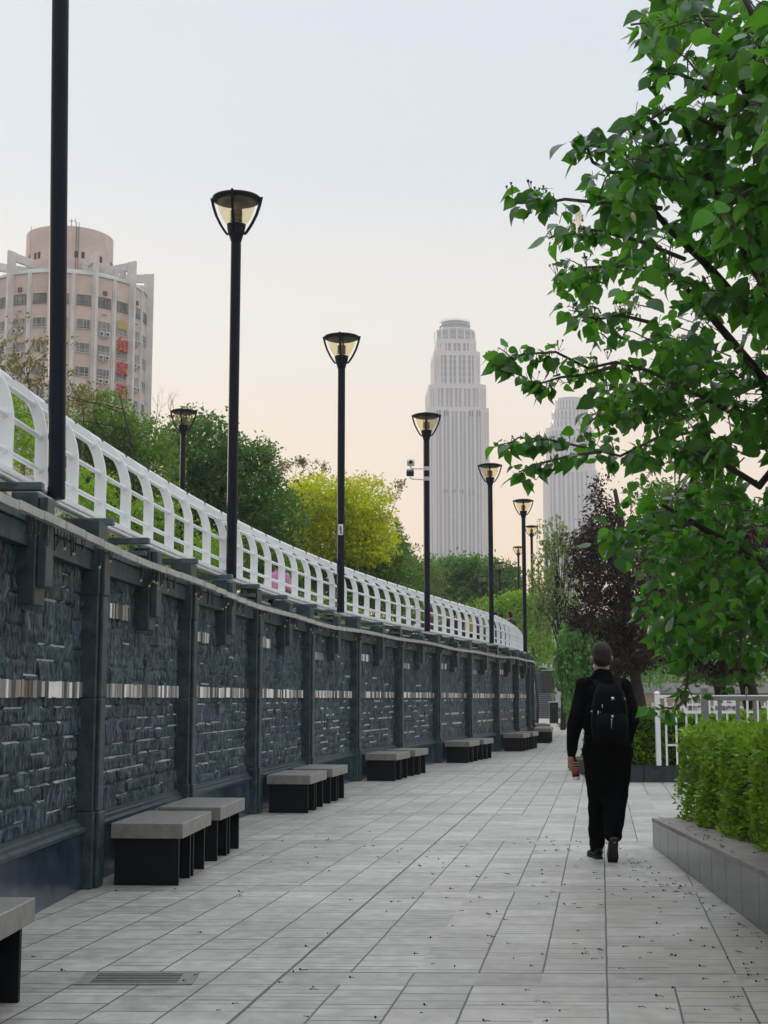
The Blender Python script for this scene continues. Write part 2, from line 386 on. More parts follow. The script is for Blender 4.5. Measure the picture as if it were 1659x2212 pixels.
# ------------------------------------------------------------------ ground
mb = MB(); mb.add([(-2500, -60, -.012), (2500, -60, -.012), (2500, 4000, -.012), (-2500, 4000, -.012)], [(0, 1, 2, 3)])
tag(mb.build('ground', mat('dry_ground', (.10, .105, .08), .95, var=.4, vscale=.2)), kind='structure')
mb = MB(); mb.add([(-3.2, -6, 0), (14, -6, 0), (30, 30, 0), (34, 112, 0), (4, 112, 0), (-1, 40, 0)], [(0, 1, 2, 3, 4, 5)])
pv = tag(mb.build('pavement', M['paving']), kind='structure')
# raised terrace behind the wall
mb = MB(); n = 60; ts = [-2+17.6*i/n for i in range(n+1)]
vs = [W(t, -.30, 2.52) for t in ts]+[Vector((-160, W(t).y*1.0+(0 if t > -1.9 else -5), 2.52)) for t in ts]
fs = [(i, i+1, n+1+i+1, n+1+i) for i in range(n)]
mb.add(vs, fs)
vs = [W(t, -.30, 2.52) for t in ts]+[W(t, -.30, -.02) for t in ts]
mb.add(vs, [(i, n+1+i, n+1+i+1, i+1) for i in range(n)])
vs = [W(ts[-1], -.30, 2.52), Vector((-160, W(ts[-1]).y, 2.52)), Vector((-160, W(ts[-1]).y, -.02)), W(ts[-1], -.3, -.02)]
mb.add(vs, [(0, 1, 2, 3)])
tag(mb.build('terrace', mat('terrace_paving', (.26, .26, .25), .8, var=.2, vscale=2)), kind='structure')
# ------------------------------------------------------------------ retaining wall
def vn(x, y, seed=0):
    xi = np.floor(x).astype(int); yi = np.floor(y).astype(int); fx = x-xi; fy = y-yi
    fx = fx*fx*(3-2*fx); fy = fy*fy*(3-2*fy)
    def h(a, b):
        q = (a*374761393+b*668265263+seed*974711) & 0x7fffffff; q = (q ^ (q >> 13))*1274126177 & 0x7fffffff; return ((q ^ (q >> 16)) & 0xffff)/65535.
    return (h(xi, yi)*(1-fx)+h(xi+1, yi)*fx)*(1-fy)+(h(xi, yi+1)*(1-fx)+h(xi+1, yi+1)*fx)*fy
wall = empty('retaining_wall', (0, 0, 0), label='long curving dark slate retaining wall with granite pillars and a pale brick strip', cat='wall')
Z0, Z1 = .46, 2.21
def stone_panel(i):
    L = (WP[i+1]-WP[i]).length; res = .0125 if i <= 2 else .017 if i <= 3 else (.024 if i <= 6 else .04)
    nu, nz = int(L/res), int((Z1-Z0)/res); cs = .098; NR, NC = int((Z1-Z0)/cs)+1, int(L/cs)+1
    ids = -np.ones((NR, NC), int); k = 0; bl = []
    rr = random.Random(100+i)
    for r in range(NR):
        for c in range(NC):
            if ids[r, c] >= 0: continue
            low = r < 9
            h = rr.choice([1, 1, 1, 1, 1, 2] if low else [1, 2, 2, 2, 3, 3]); w = rr.choice([3, 4, 4, 5, 6] if low else [2, 2, 3, 3, 4])
            w2 = 0
            while w2 < w and c+w2 < NC and ids[r, c+w2] < 0: w2 += 1
            ids[r:r+h, c:c+w2] = k
            bl.append((rr.uniform(-.006, .008), rr.choice([0, 0, 0, 1, 1, 2]), rr.random() < (.72 if low else .30), rr.random()*50)); k += 1
    bl.append((0, 0, 0, 0)); BL = np.array([b[0] for b in bl]); BO = np.array([b[3] for b in bl])
    U = np.linspace(0, L, nu+1); Z = np.linspace(Z0, Z1, nz+1); UU, ZZ = np.meshgrid(U, Z)
    Uj = UU+(vn(UU*7, ZZ*7, i)-.5)*.02; Zj = ZZ+(vn(UU*6, ZZ*9, i+5)-.5)*.016
    ci = np.clip(np.floor(Uj/cs).astype(int), 0, NC-1); ri = np.clip(np.floor((Zj-Z0)/cs).astype(int), 0, NR-1); ID = ids[ri, ci]
    e = .0075; dx = np.zeros_like(UU, bool)
    for (a, b) in ((e, 0), (-e, 0), (0, e), (0, -e)):
        c2 = np.clip(np.floor((Uj+a)/cs).astype(int), 0, NC-1); r2 = np.clip(np.floor((Zj+b-Z0)/cs).astype(int), 0, NR-1); dx |= ids[r2, c2] != ID
    o = BO[ID]
    rel = (.5-np.abs(2*vn(UU*24+o+ZZ*3, ZZ*7+o, 3)-1))*.011+(.5-np.abs(2*vn(UU*52+o, ZZ*15, 4)-1))*.010+(vn(UU*9+o, ZZ*6+o, 8)-.5)*.008
    dep = np.where(dx, -.011, BL[ID]+rel*1.25)-.115
    # world positions: walk the wall by t
    cols = [W(i+u/L, 0, 0) for u in U]; nrm = [(W(i+u/L, 1, 0)-c) for u, c in zip(U, cols)]
    cx = np.array([[c.x, c.y] for c in cols]); cn = np.array([[q.x, q.y] for q in nrm])
    V = np.zeros((nz+1, nu+1, 3)); V[..., 0] = cx[None, :, 0]+cn[None, :, 0]*dep; V[..., 1] = cx[None, :, 1]+cn[None, :, 1]*dep; V[..., 2] = ZZ
    a = np.arange((nz)*(nu+1)).reshape(nz, nu+1)[:, :-1].ravel(); Fq = np.stack([a, a+1, a+nu+2, a+nu+1], 1)
    ob = npmesh('stone_panel', V.reshape(-1, 3), Fq, M['stoneA'], wall)
    for q in ('stoneB', 'stoneC', 'lit_mortar'): ob.data.materials.append(M[q])
    # material per face: block tint, pale mortar on some ledges, painting the skylight they catch
    idf = ID[:-1, :-1].ravel(); mi = np.array([b[1] for b in bl])[idf]
    r2 = np.clip(np.floor((Zj+.0095-Z0)/cs).astype(int), 0, NR-1); up = (ids[r2, ci] != ID)
    led = np.array([b[2] for b in bl])[ID] & up & (vn(UU*5, ZZ*40, 11) > .30)
    mi = np.where(led[:-1, :-1].ravel(), 3, mi); ob.data.polygons.foreach_set('material_index', mi.astype(np.int32)); ob.data.update()
    return ob
BR = [mat('strip_brick_'+n, c, .5, var=.15, vscale=9) for n, c in (('white', (.92, .93, .93)), ('cream', (.56, .54, .48)), ('tan', (.32, .28, .24)), ('brown', (.12, .08, .065)), ('grey', (.23, .25, .25)), ('dark', (.055, .06, .06)))]
def strip(i, u0, u1, z0, z1, w, rr, bright):
    L = (WP[i+1]-WP[i]).length; mb = MB(); u = u0
    while u < u1-.02:
        ww = w*rr.uniform(.55, 1.25); c = rr.choices(range(6), (bright, 2.6, 1.6, .8, 2.8, 2.4))[0]
        t = i+(u+ww/2)/L; mb.box(-ww/2+.003, ww/2-.003, -.012-rr.uniform(0, .006), .035, z0+rr.uniform(0, .008), z1-rr.uniform(0, .008), c, frame(t, -.115+.012))
        u += ww
    mb.build('brick_strip', BR, wall)
for i in range(-1, 14):
    stone_panel(i); rr = random.Random(i+40); L = (WP[i+1]-WP[i]).length
    strip(i, .22 if i % 2 else .14, L-.14, 1.300, 1.412, .075, rr, 2.9 if i % 3 != 2 else 1.4)
    if i >= 1: strip(i, .14, rr.uniform(1.0, 1.18), *((1.90, 2.02) if i % 2 else (1.84, 1.95)), .055, rr, 3.2 if i % 2 else .6)
    mb = MB()   # corbel block hanging at mid bay
    Mx = frame(i+.5, 0)
    mb.box(-.115, .115, .0, .16, 1.85, 2.53, 0, Mx, .008); mb.box(-.085, .085, -.055, -.001, 1.96, 2.50, 0, Mx, .006)
    mb.build('corbel', M['granite'], wall)
def plinth(i):
    mb = MB(); sweep(mb, [(-.20, 0), (-.055, 0), (-.055, .385), (-.20, .385)], i, i+1, 6); mb.build('plinth', M['granite_blue'], wall)
    mb = MB(); sweep(mb, [(-.20, .386), (-.035, .386), (-.030, .41), (-.062, .425), (-.062, .445), (-.085, .455), (-.085, .475), (-.20, .475)], i, i+1, 6)
    mb.build('moulding', M['granite'], wall)
for i in range(-2, 15): plinth(i)
def pillar(i):
    mb = MB(); Mx = frame(i, 0); segs = [(0, .52, .012), (.52, 1.30, 0), (1.30, 2.02, 0), (2.02, 2.36, .006)]
    for (a, b, x) in segs:
        mb.box(-.125-x, .125+x, -.0-x, .20, a+.003, b-.003, 0, Mx, .005); mb.box(-.07-x, .07+x, -.028-x, -.001-x, a+.004, b-.004, 0, Mx, .006)
    mb.box(-.12, .12, .004, .2, .01, 2.55, 0, Mx)
    mb.build('pillar', M['granite'], wall)
for i in range(-1, 16): pillar(i)
mb = MB(); sweep(mb, [(-.20, 2.20), (-.045, 2.20), (-.045, 2.33), (-.20, 2.33)], -2, 15.6, 120); mb.build('fascia_beam', M['granite'], wall)
mb = MB(); sweep(mb, [(-.34, 2.335), (-.03, 2.335), (-.03, 2.41), (-.34, 2.41)], -2, 15.6, 120); mb.build('wall_cap', M['granite'], wall)
mb = MB(); t = -2.
while t < 15.5:
    w = .16; dz = .018*math.sin(t*1.3)+.012*math.sin(t*4.1); sweep(mb, [(.055, 2.315+dz), (.10, 2.315+dz), (.10, 2.365+dz), (.055, 2.365+dz)], t+.003, t+w-.003, 2); t += w
mb.build('edge_tray', M['tray'], wall)
mb = MB()
for k in range(230):
    t = random.choice([i*.5 for i in range(-3, 28)])+random.gauss(0, .13); o = .055+random.uniform(-.01, .03); l = random.uniform(.06, .15); a = W(t-.012, o, 2.33); b = W(t-.006, o, 2.33-l); c = W(t+.006, o, 2.33-l*.8); d = W(t+.012, o, 2.33)
    mb.tube([a, b, c, d], .0042, 5, 0)
    if random.random() < .5: mb.lathe([(0.001, -.012), (.009, -.006), (.009, .006), (.001, .012)], 6, b, 1)
tag(mb.build('hanging_cable_loop', [M['cable'], M['bulb']], wall), kind='stuff')
# ------------------------------------------------------------------ balustrade
ZB = 2.71
rail = empty('white_balustrade', (0, 0, 0), label='white steel balustrade with curved ribs and tubes running along the top of the wall', cat='railing')
RV, RH_ = .30, .78
RO = -.26   # outer (path side) face of the ribs
def rib(t, mesh=[None]):
    if mesh[0] is None:
        outer, inner = [], []; n = 10
        for k in range(3): z = RV*k/3; outer.append((0, z)); inner.append((.088, z))
        for k in range(n+1):
            a = math.pi/2*k/n; outer.append((.34*(1-math.cos(a)), RV+(RH_-RV)*math.sin(a)))
            wq = .088-.028*k/n; inner.append((wq+(.34-wq)*(1-math.cos(a)), RV+(RH_-RV-wq)*math.sin(a)))
        mb = MB(); th = .014; k = len(outer); vs = []
        for s in (-th, th): vs += [Vector((s, y, z)) for (y, z) in outer]+[Vector((s, y, z)) for (y, z) in inner]
        fs = []
        for j in range(k-1):
            fs.append((j, k+j, k+j+1, j+1)); b = 2*k; fs.append((b+j, b+j+1, b+k+j+1, b+k+j))
            fs.append((j, j+1, b+j+1, b+j)); fs.append((k+j, b+k+j, b+k+j+1, k+j+1))
        b = 2*k; fs += [(0, b, b+k, k), (k-1, 2*k-1, b+2*k-1, b+k-1)]
        mb.add(vs, fs); o = mb.build('rib', M['white'], rail); mesh[0] = o.data
    else:
        o = bpy.data.objects.new('rib', mesh[0]); COL.objects.link(o); o.parent = rail
    o.matrix_local = frame(t, RO, ZB); return o
ribs_t = [-1.93+.25*k for k in range(69)]
for t in ribs_t: rib(t)
def rail_tube(name, off, z, r, m, t0=-2., t1=15.2, n=150, parent=rail, seg=10, rings=None):
    mb = MB(); mb.tube([W(t0+(t1-t0)*i/n, off, z) for i in range(n+1)], r, seg)
    if rings:
        for t in ribs_t: mb.tube([W(t+rings[0], off, z), W(t+rings[1], off, z)], r+rings[2], 10, rings[3])
    return mb.build(name, m, parent, True, 40)
rail_tube('top_rail', RO-.345, ZB+.795, .036, [M['white'], M['rubber']], rings=(.050, .061, .006, 1))
for (o, z) in ((RO-.050, .13), (RO-.056, .36), (RO-.115, .59)): rail_tube('middle_rail', o, ZB+z, .0185, M['white'], rings=(-.011, .011, .007, 0))
mb = MB(); sweep(mb, [(RO-.13, ZB-.04), (RO+.02, ZB-.04), (RO+.02, ZB), (RO-.13, ZB)], -2, 15.2, 120); mb.build('base_rail', M['white'], rail)
for o, z, r in ((-.235, 2.655, .030), (-.17, 2.60, .020), (-.22, 2.475, .018)): rail_tube('service_pipe', o, z, r, M['pipe'])
for k in range(0, 33):
    t = -1.5+.5*k; mb = MB(); Mx = frame(t+.05*(k % 3-1), 0); e_ = .0-.03*(k % 2); mb.box(-.035, .035, e_, .44, 2.55, 2.60, 0, Mx, .004); mb.box(-.03, .03, .02, .30, 2.45, 2.49, 0, Mx, .004); mb.box(-.02, .02, .12, .16, 2.41, 2.535, 0, Mx)
    mb.build('steel_bracket', M['steel'], rail)
# ------------------------------------------------------------------ benches
def bench(t, label, L=1.08):
    b = empty('stone_bench', W(t, 0, 0), Wang(t), label, 'bench', 'stone benches along the wall')
    return b
def make_bench():
    b = empty('stone_bench', (0, 0, 0)); L = 1.08
    mb = MB(); mb.box(0, L, -.60, -.09, .325, .43, 0, None, .004); mb.build('seat', M['benchtop'], b)
    for x in (.04, .44, .56, .98):
        mb = MB(); mb.box(x, x+.035, -.565, -.11, 0, .3245, 0, None, .003); mb.build('leg', M['benchleg'], b)
    return b
B0 = make_bench(); first = True
where = {-1: 'at the bottom left edge of the photo', 1: 'beside the nearest whole pillar', 3: 'of the second pair from the front', 5: 'of the third pair from the front', 7: 'of the fourth pair from the front', 9: 'of the fifth pair from the front', 11: 'of the sixth pair, before the wall ends', 13: 'of the last pair at the end of the wall'}
for g_ in (-1, 1, 3, 5, 7, 9, 11, 13):
    for s_ in (0, 1):
        t = g_+.02+.475*s_
        o = B0 if first else copy_tree(B0); first = False
        o.location = W(t, 0, 0); o.rotation_euler = (0, 0, math.atan2(*((W(t+.35)-W(t)).yx)))
        tag(o, ('nearer', 'farther')[s_]+' grey granite slab bench '+where[g_], 'bench', 'stone benches along the wall')
# ------------------------------------------------------------------ street lamps: head origin at the top of the post
def make_lamp(L):
    p = empty('street_lamp'); mb = MB()
    mb.tube([(0, 0, -.58), (0, 0, -.58-L)], .059, 16); pole = mb.build('pole', M['lamp'], p, True, 40)
    mb = MB(); mb.lathe([(.046, -.60), (.052, -.585), (.085, -.465), (.092, -.46), (.112, -.355), (.10, -.352)], 24); mb.build('lamp_neck', M['lamp'], p, True, 40)
    mb = MB(); mb.lathe([(.107, -.355), (.146, -.30), (.180, -.235), (.207, -.155), (.224, -.07)], 28, cap=False); mb.build('lamp_shade', M['glass'], p, True)
    mb = MB(); mb.lathe([(.215, -.085), (.275, -.062), (.283, -.05), (.278, -.035), (.20, -.012), (.10, -.002), (.01, 0)], 32); mb.build('lamp_cap', M['lampcap'], p, True, 40)
    for a in range(4):
        mb = MB(); Mx = Matrix.Rotation(R(90*a-4), 4, 'Z'); pts = [(.290, -.03), (.268, -.13), (.233, -.24), (.180, -.35), (.130, -.43), (.098, -.47)]
        v = []
        for (r, z) in pts:
            for (dr, s) in ((-.016, -.014), (.016, -.014), (.016, .014), (-.016, .014)): v.append(Mx @ Vector((r+dr, s, z)))
        f = [(i*4+k, i*4+(k+1) % 4, i*4+4+(k+1) % 4, i*4+4+k) for i in range(5) for k in range(4)]+[(0, 1, 2, 3), (23, 22, 21, 20)]
        mb.add(v, f); mb.build('arm', M['lamp'], p)
    mb = MB(); mb.tube([(0, 0, -.35), (0, 0, -.31)], .045, 12)
    for z in (-.29, -.255, -.22, -.185): mb.lathe([(.03, z-.012), (.072, z-.014), (.06, z+.004), (.03, z+.008)], 20)
    for a in range(3): mb.tube([(.055*math.cos(a*2.1), .055*math.sin(a*2.1), -.35), (.055*math.cos(a*2.1), .055*math.sin(a*2.1), -.17)], .004, 5)
    mb.tube([(-.01, 0, -.17), (-.01, 0, -.09)], .016, 8)
    mb.build('louvre', M['louvre'], p, True, 40)
    return p
lamps = []
def place_lamp(x, y, z, zb, label, proto=[None, 0], s=1.):
    o = make_lamp(1.) if proto[0] is None else copy_tree(proto[0]); proto[0] = proto[0] or o
    o.location = (x, y, z); o.rotation_euler = (0, 0, 0); tag(o, label, 'street lamp', 'street lamps'); o.scale = (s, s, s)
    for c in o.children:
        if c.name.startswith('pole'):
            c.scale = (1, 1, 1); L = (z-zb)/s-.58; c.location = (0, 0, -.58+.58*L); c.scale = (1, 1, L)
    lamps.append(o); return o
ZL = 7.05
for (x, y, lab) in ((-2.295, 9.2, 'nearest black lamp post, its head out of the top of the photo'), (-1.70, 15.4, 'tallest whole lamp with amber glass beside the hotel'),
                    (-.676, 21.6, 'lamp with a small white notice on its post before the yellow tree'), (.864, 27.8, 'lamp in front of the tall tower with two cameras on its post'),
                    (2.62, 33.9, 'lamp just right of the tall tower'), (4.06, 40.1, 'lamp left of the pale willow near the wall end')):
    o = place_lamp(x, y, ZL, 2.62, lab)
    if y == 9.2: o.rotation_euler = (0, -.023, 0)
for (x, y, w, lab) in ((397, 885, 57, 'lone lamp on the terrace in front of the dark green tree'), (1041, 1243, 23, 'small distant lamp right of the tower before green trees'),
                       (1041, 1269, 19, 'small distant lamp lowest on the same line as its twin above'), (1078.5, 1214, 27, 'distant lamp right behind the fifth big post'),
                       (1086, 1292, 16, 'tiny distant lamp among bright green shrubs'), (1102, 1327, 17, 'tiny distant lamp just above the balustrade'),
                       (1119.5, 1180, 23, 'distant lamp half hidden behind the sixth big post'), (1148, 1135, 28, 'lamp whose head touches the pale willow twigs')):
    Y = .58*2960/w; p = at(x, y, Y); place_lamp(p.x, Y, p.z, 2.5 if Y < 100 else 0, lab)
# sticker on the third lamp, cameras on the fourth
L3, L4 = lamps[2], lamps[3]
mb = MB(); zc = zat(1145, 21.6)-ZL; mb.box(-.038, .038, -.066, -.0605, zc-.085, zc+.085)
s_ = mb.build('notice', mat('white_notice', (.62, .66, .68), .5), L3)
mb = MB(); mb.box(-.018, .012, -.0675, -.0661, zc-.02, zc+.05); mb.box(-.01, .02, -.0675, -.0661, zc-.065, zc-.03); mb.build('printed_mark', mat('dark_print', (.06, .07, .08), .6), s_)
mcam = mat('camera_housing', (.55, .57, .58), .4); mdark = mat('camera_dark', (.02, .02, .025), .3)
def seccam(px, py, lab, dark):
    p = at(px, py, 27.8); c = empty('security_camera', p, 0, lab, 'security camera', 'cameras on the lamp post')
    mb = MB(); mb.box(-.075, .075, -.12, .13, -.05, .065, 0, Matrix.Rotation(R(18), 4, 'X'), .012); mb.build('housing', mdark if dark else mcam, c)
    mb = MB(); mb.lathe([(.001, 0), (.038, 0), (.038, .02), (.03, .022), (.001, .022)], 14, M=Matrix.Translation((0, -.125, 0)) @ Matrix.Rotation(R(108), 4, 'X')); mb.build('lens', mdark, c)
    d = L4.location.x-p.x; mb = MB(); mb.tube([(0, 0, -.04), (0, .01, -.10), (.05, .01, -.12), (d, 0, -.12-.02*dark)], .012, 6); mb.tube([(d, 0, -.16), (d, 0, -.08)], .066, 12)
    mb.build('bracket_arm', M['pipe'], c)
seccam(887, 1000, 'upper pale box camera on the arm of the lamp post left of the tower', False); seccam(886, 1022, 'lower dark round-nosed camera on the same post arm', True)
# ------------------------------------------------------------------ planters, hedges, fences
M['plantface'] = mat('polished_grey_granite', (.105, .112, .112), .24, var=.4, vscale=5)
M['planttop'] = mat('dull_stone_top', (.23, .20, .175), .6, var=.3, vscale=8, bump=.001, bscale=120)
M['plantdark'] = mat('blue_black_granite', (.020, .028, .042), .25, var=.4, vscale=8)
M['hedgeleaf'] = leafmat('privet_leaf', (.014, .080, .012), (.28, .48, .022), .34, (.40, .66, .04), .42, 2.5)
M['hedgecore'] = mat('hedge_inner_twigs', (.020, .040, .010), .95, var=.4, vscale=20)
M['fencewhite'] = mat('fence_white_paint', (.75, .78, .82), .4, var=.05, vscale=5)
M['fencegrey'] = mat('fence_grey_paint', (.19, .21, .20), .45, var=.1, vscale=5)
# near planter: path-side face bends slightly to the left as it comes nearer
PE = [(2.375, 12.55), (2.32, 11.6), (2.266, 10.6), (2.21, 9.6), (2.156, 8.6), (2.10, 7.6), (2.05, 6.7), (2.0, 5.8), (1.95, 4.9), (1.90, 4.0), (1.85, 3.1)]
PH = .25
def ph(y): return min(.40, .25+.10*(12.55-y)/5)
near = empty('planter', (0, 0, 0), label='low polished grey granite planter curb at the right of the path, littered with fallen stems', cat='planter')
for i in range(len(PE)-1):
    a, b = Vector((*PE[i], 0)), Vector((*PE[i+1], 0)); d = (b-a); L = d.length; d.normalize(); nrm = Vector((-d.y, d.x, 0))  # towards the bed
    Mx = Matrix.Translation(a) @ Matrix.Rotation(math.atan2(d.y, d.x), 4, 'Z')
    n_ = 2
    for k in range(n_):
        mb = MB(); mb.box(L*k/n_+.004, L*(k+1)/n_-.004, .0, .03, 0.0, ph((PE[i][1]+PE[i+1][1])/2)-.012, 0, Mx, .003); mb.build('facing_slab', M['plantface'], near)
mb = MB()
top = [(x, y) for x, y in PE]; vs = [Vector((x-.004, y, ph(y)-.03)) for x, y in top]+[Vector((x-.004, y, ph(y))) for x, y in top]+[Vector((x+.42, y, ph(y))) for x, y in top]+[Vector((x+.42, y, ph(y)-.03)) for x, y in top]
n = len(top); fs = []
for i in range(n-1):
    for r in range(4): r2 = (r+1) % 4; fs.append((r*n+i, r*n+i+1, r2*n+i+1, r2*n+i))
fs += [(0, n, 2*n, 3*n), (n-1, 4*n-1, 3*n-1, 2*n-1)]
mb.add(vs, fs); mb.build('top_slab', M['planttop'], near)
mb = MB(); mb.box(2.376, 6.5, 12.52, 12.55, 0, PH-.03); mb.build('end_facing', M['plantface'], near)
mb = MB(); mb.box(1.86, 6.5, 3.06, 3.09, 0, .37); mb.build('end_facing', M['plantface'], near)
mb = MB(); mb.box(6.5, 6.53, 3.09, 12.52, 0, .30); mb.build('back_facing', M['plantface'], near)
mb = MB(); mb.add([(2.7, 12.5, .22), (6.49, 12.5, .22), (6.49, 3.1, .22), (2.15, 3.1, .22)], [(0, 1, 2, 3)]); mb.build('bed_soil', M['soil'], near)
def hedge(name, lab, base, blocks, nleaf, ls, parent=None, rough=.05, group=None):
    """blocks: list of (x0,x1,y0,y1,z0,z1) in world; leaves spread over the faces, a few inside"""
    h = empty('hedge', base, 0, lab, 'hedge', group); h_loc = Vector(base)
    P = []; D = []; Nn = []; core = MB()
    area = [((b[1]-b[0])*(b[3]-b[2])+((b[1]-b[0])+(b[3]-b[2]))*2*(b[5]-b[4])) for b in blocks]; tot = sum(area)
    for b, a in zip(blocks, area):
        n = int(nleaf*a/tot); sx, sy, sz = b[1]-b[0], b[3]-b[2], b[5]-b[4]
        w = np.array([sx*sy, sy*sz, sy*sz, sx*sz, sx*sz]); f = RNG.choice(5, n, p=w/w.sum()); q = RNG.random((n, 3)); nn = np.zeros((n, 3))
        q[f == 0, 2] = 1; nn[f == 0, 2] = 1; q[f == 1, 0] = 0; nn[f == 1, 0] = -1; q[f == 2, 0] = 1; nn[f == 2, 0] = 1
        q[f == 3, 1] = 0; nn[f == 3, 1] = -1; q[f == 4, 1] = 1; nn[f == 4, 1] = 1
        p = q*np.array([sx, sy, sz])+np.array([b[0], b[2], b[4]])
        # lumpy clipped surface
        lump = (vn(p[:, 0]*4+p[:, 2]*3, p[:, 1]*4+p[:, 2]*2, 5)-.5)*rough*2.2+(vn(p[:, 0]*11+p[:, 2]*9, p[:, 1]*11, 6)-.5)*rough*1.4
        p += nn*(lump[:, None]+RNG.normal(size=(n, 1))*.018-.02)
        P.append(p); d = nn*.9+rnd_dir(n)*.8+np.array([0, 0, .55]); D.append(d); Nn.append(rnd_dir(n, (0, 0, 1.2))+nn*.3)
        e = rough+.05; core.box(b[0]+e, b[1]-e, b[2]+e, b[3]-e, b[4], b[5]-e)
    P = np.concatenate(P)-np.array(h_loc); leaves('foliage', P, np.concatenate(D), np.concatenate(Nn), ls*(.6+.8*RNG.random(len(P))), M['hedgeleaf'], h)
    c = core.build('inner_twigs', M['hedgecore'], h)
    for v in c.data.vertices: v.co -= h_loc
    return h
blocks = []
for i in range(len(PE)-1):
    x = min(PE[i][0], PE[i+1][0])+.32; blocks.append((x, x+1.1, PE[i+1][1]-.12, PE[i][1]-.02, .23, 1.03+.02*math.sin(i*2)))
hedge('hedge', 'clipped yellow-green hedge in the near planter at the right edge', (2.7, 12.4, .22), blocks, 92000, .042)
# far dark planter with hedge and white fence
FX0, FY = xat(1296, 22), 22.0
fp = empty('planter', (FX0, FY, 0), label='dark blue-black granite planter behind the walking person, under the white fence', cat='planter')
for k in range(8):
    mb = MB(); mb.box(k*.66+.004, k*.66+.656, 0, .03, 0, .245, 0, None, .003); mb.build('facing_slab', M['plantdark'], fp)
mb = MB(); mb.box(0, 5.3, -.01, .12, .246, .262); mb.build('top_slab', M['plantdark'], fp)
mb = MB(); mb.box(.0, 5.3, .121, 4, .02, .235); mb.build('bed_soil', M['soil'], fp)
hedge('hedge', 'hedge in the dark planter behind the walking person', (FX0+.2, FY+.2, .24), [(FX0+.1, FX0+1.0, FY+.18, FY+2.5, .23, 1.06), (FX0+1.0, FX0+2.1, FY+.26, FY+2.2, .23, 1.02), (FX0+2.1, FX0+5, FY+.26, FY+2.2, .23, 1.0)], 36000, .072)
wf = empty('picket_fence', (xat(1420, 21.9), 21.93, .26), label='white metal fence with ladder rungs in front of the far hedge', cat='fence')
def wpost(x, s, z1, parent, m, capx=.012):
    mb = MB(); mb.box(x-s, x+s, -s, s, 0, z1, 0, None, .004); mb.lathe([(s*1.3, z1), (s*1.25, z1+.02), (s*.6, z1+.045), (.002, z1+.05)], 12, (x, 0, 0)); mb.build('post', m, parent)
wpost(0, .036, 1.10, wf, M['fencewhite'])
mb = MB(); mb.box(.037, 4.6, -.018, .018, 1.035, 1.085, 0, None, .004); mb.build('top_rail', M['fencewhite'], wf)
xs = [.13+.16*k for k in range(26)]
for k, x in enumerate(xs):
    mb = MB(); mb.box(x-.014, x+.014, -.012, .012, .0, 1.034); mb.build('upright', M['fencewhite'], wf)
    if k % 2 == 0:
        mb = MB()
        for z in (.30, .81): mb.box(x+.0145, x+.1455, -.009, .009, z, z+.03)
        mb.build('rung', M['fencewhite'], wf)
# near grey fence behind the near hedge
gf = empty('metal_fence', (xat(1522, 14.5), 14.5, .2), label='thick grey painted fence behind the near hedge, in front of the notices', cat='fence')
def xs14(px): return xat(px, 14.5)-gf.location.x
wpost(0, .033, 1.185, gf, M['fencegrey'])
mb = MB(); mb.box(.034, 3.2, -.02, .02, 1.075, 1.122, 0, None, .004); mb.build('top_rail', M['fencegrey'], gf)
for px in (1554, 1593, 1630, 1668, 1706, 1744):
    x = xs14(px); mb = MB(); mb.box(x-.018, x+.018, -.014, .014, 0, 1.074, 0, None, .003); mb.build('upright', M['fencegrey'], gf)
mb = MB(); mb.box(.034, 3.2, -.015, .015, .25, .29); mb.build('bottom_rail', M['fencegrey'], gf)
# notices
M['board'] = mat('notice_board_white', (.78, .76, .80), .5, var=.06, vscale=10)
M['ink'] = mat('notice_ink', (.035, .025, .04), .6)
M['red'] = mat('orange_red_letters', (.50, .060, .020), .5, var=.2, vscale=.8)
def text(name, s, size, loc, rot, m, parent, ext=.0005, wx=1., bold=0.):
    cu = bpy.data.curves.new(name, 'FONT'); cu.body = s; cu.size = size; cu.extrude = ext; cu.align_x = 'CENTER'; cu.align_y = 'CENTER'; cu.offset = bold; cu.resolution_u = 2
    o = bpy.data.objects.new(name, cu); COL.objects.link(o); bpy.context.view_layer.update()
    me = bpy.data.meshes.new_from_object(o.evaluated_get(bpy.context.evaluated_depsgraph_get())); bpy.data.objects.remove(o)
    me.materials.clear(); me.materials.append(m); o = bpy.data.objects.new(name, me); COL.objects.link(o)
    o.location = loc; o.rotation_euler = rot; o.scale = (wx, 1, 1)
    if parent is not None: o.parent = parent
    return o
def notice(px0, px1, lab, rows):
    Y = 21.86; x0, x1 = xat(px0, Y), xat(px1, Y); z0, z1 = zat(1541.5, Y), zat(1502, Y)
    b = empty('notice_board', ((x0+x1)/2, Y, (z0+z1)/2), 0, lab, 'sign'); w, h = (x1-x0)/2, (z1-z0)/2
    mb = MB(); mb.box(-w, w, 0, .012, -h, h, 0, None, .002); mb.build('board', M['board'], b)
    for s, px, py, pw in rows:
        text('lettering', s, pw*Y/3030., (xat(px, Y)-b.location.x, -.003, zat(py, Y)-b.location.z), (math.pi/2, 0, 0), M['ink'], b, bold=.0016)
notice(1476.5, 1534, 'white notice reading danger and do not climb, left of the thick grey fence post', [('危', 1488.5, 1514, 13.5), ('险', 1507.5, 1514, 13.5), ('请勿攀登', 1506.5, 1530.5, 11.6)])
notice(1541.5, 1592, 'white notice forbidding stepping on the lawn, right of the thick grey fence post', [('禁', 1555.5, 1514, 13.5), ('止', 1575.5, 1514, 13.5), ('践踏绿地', 1567, 1530.5, 11.6)])
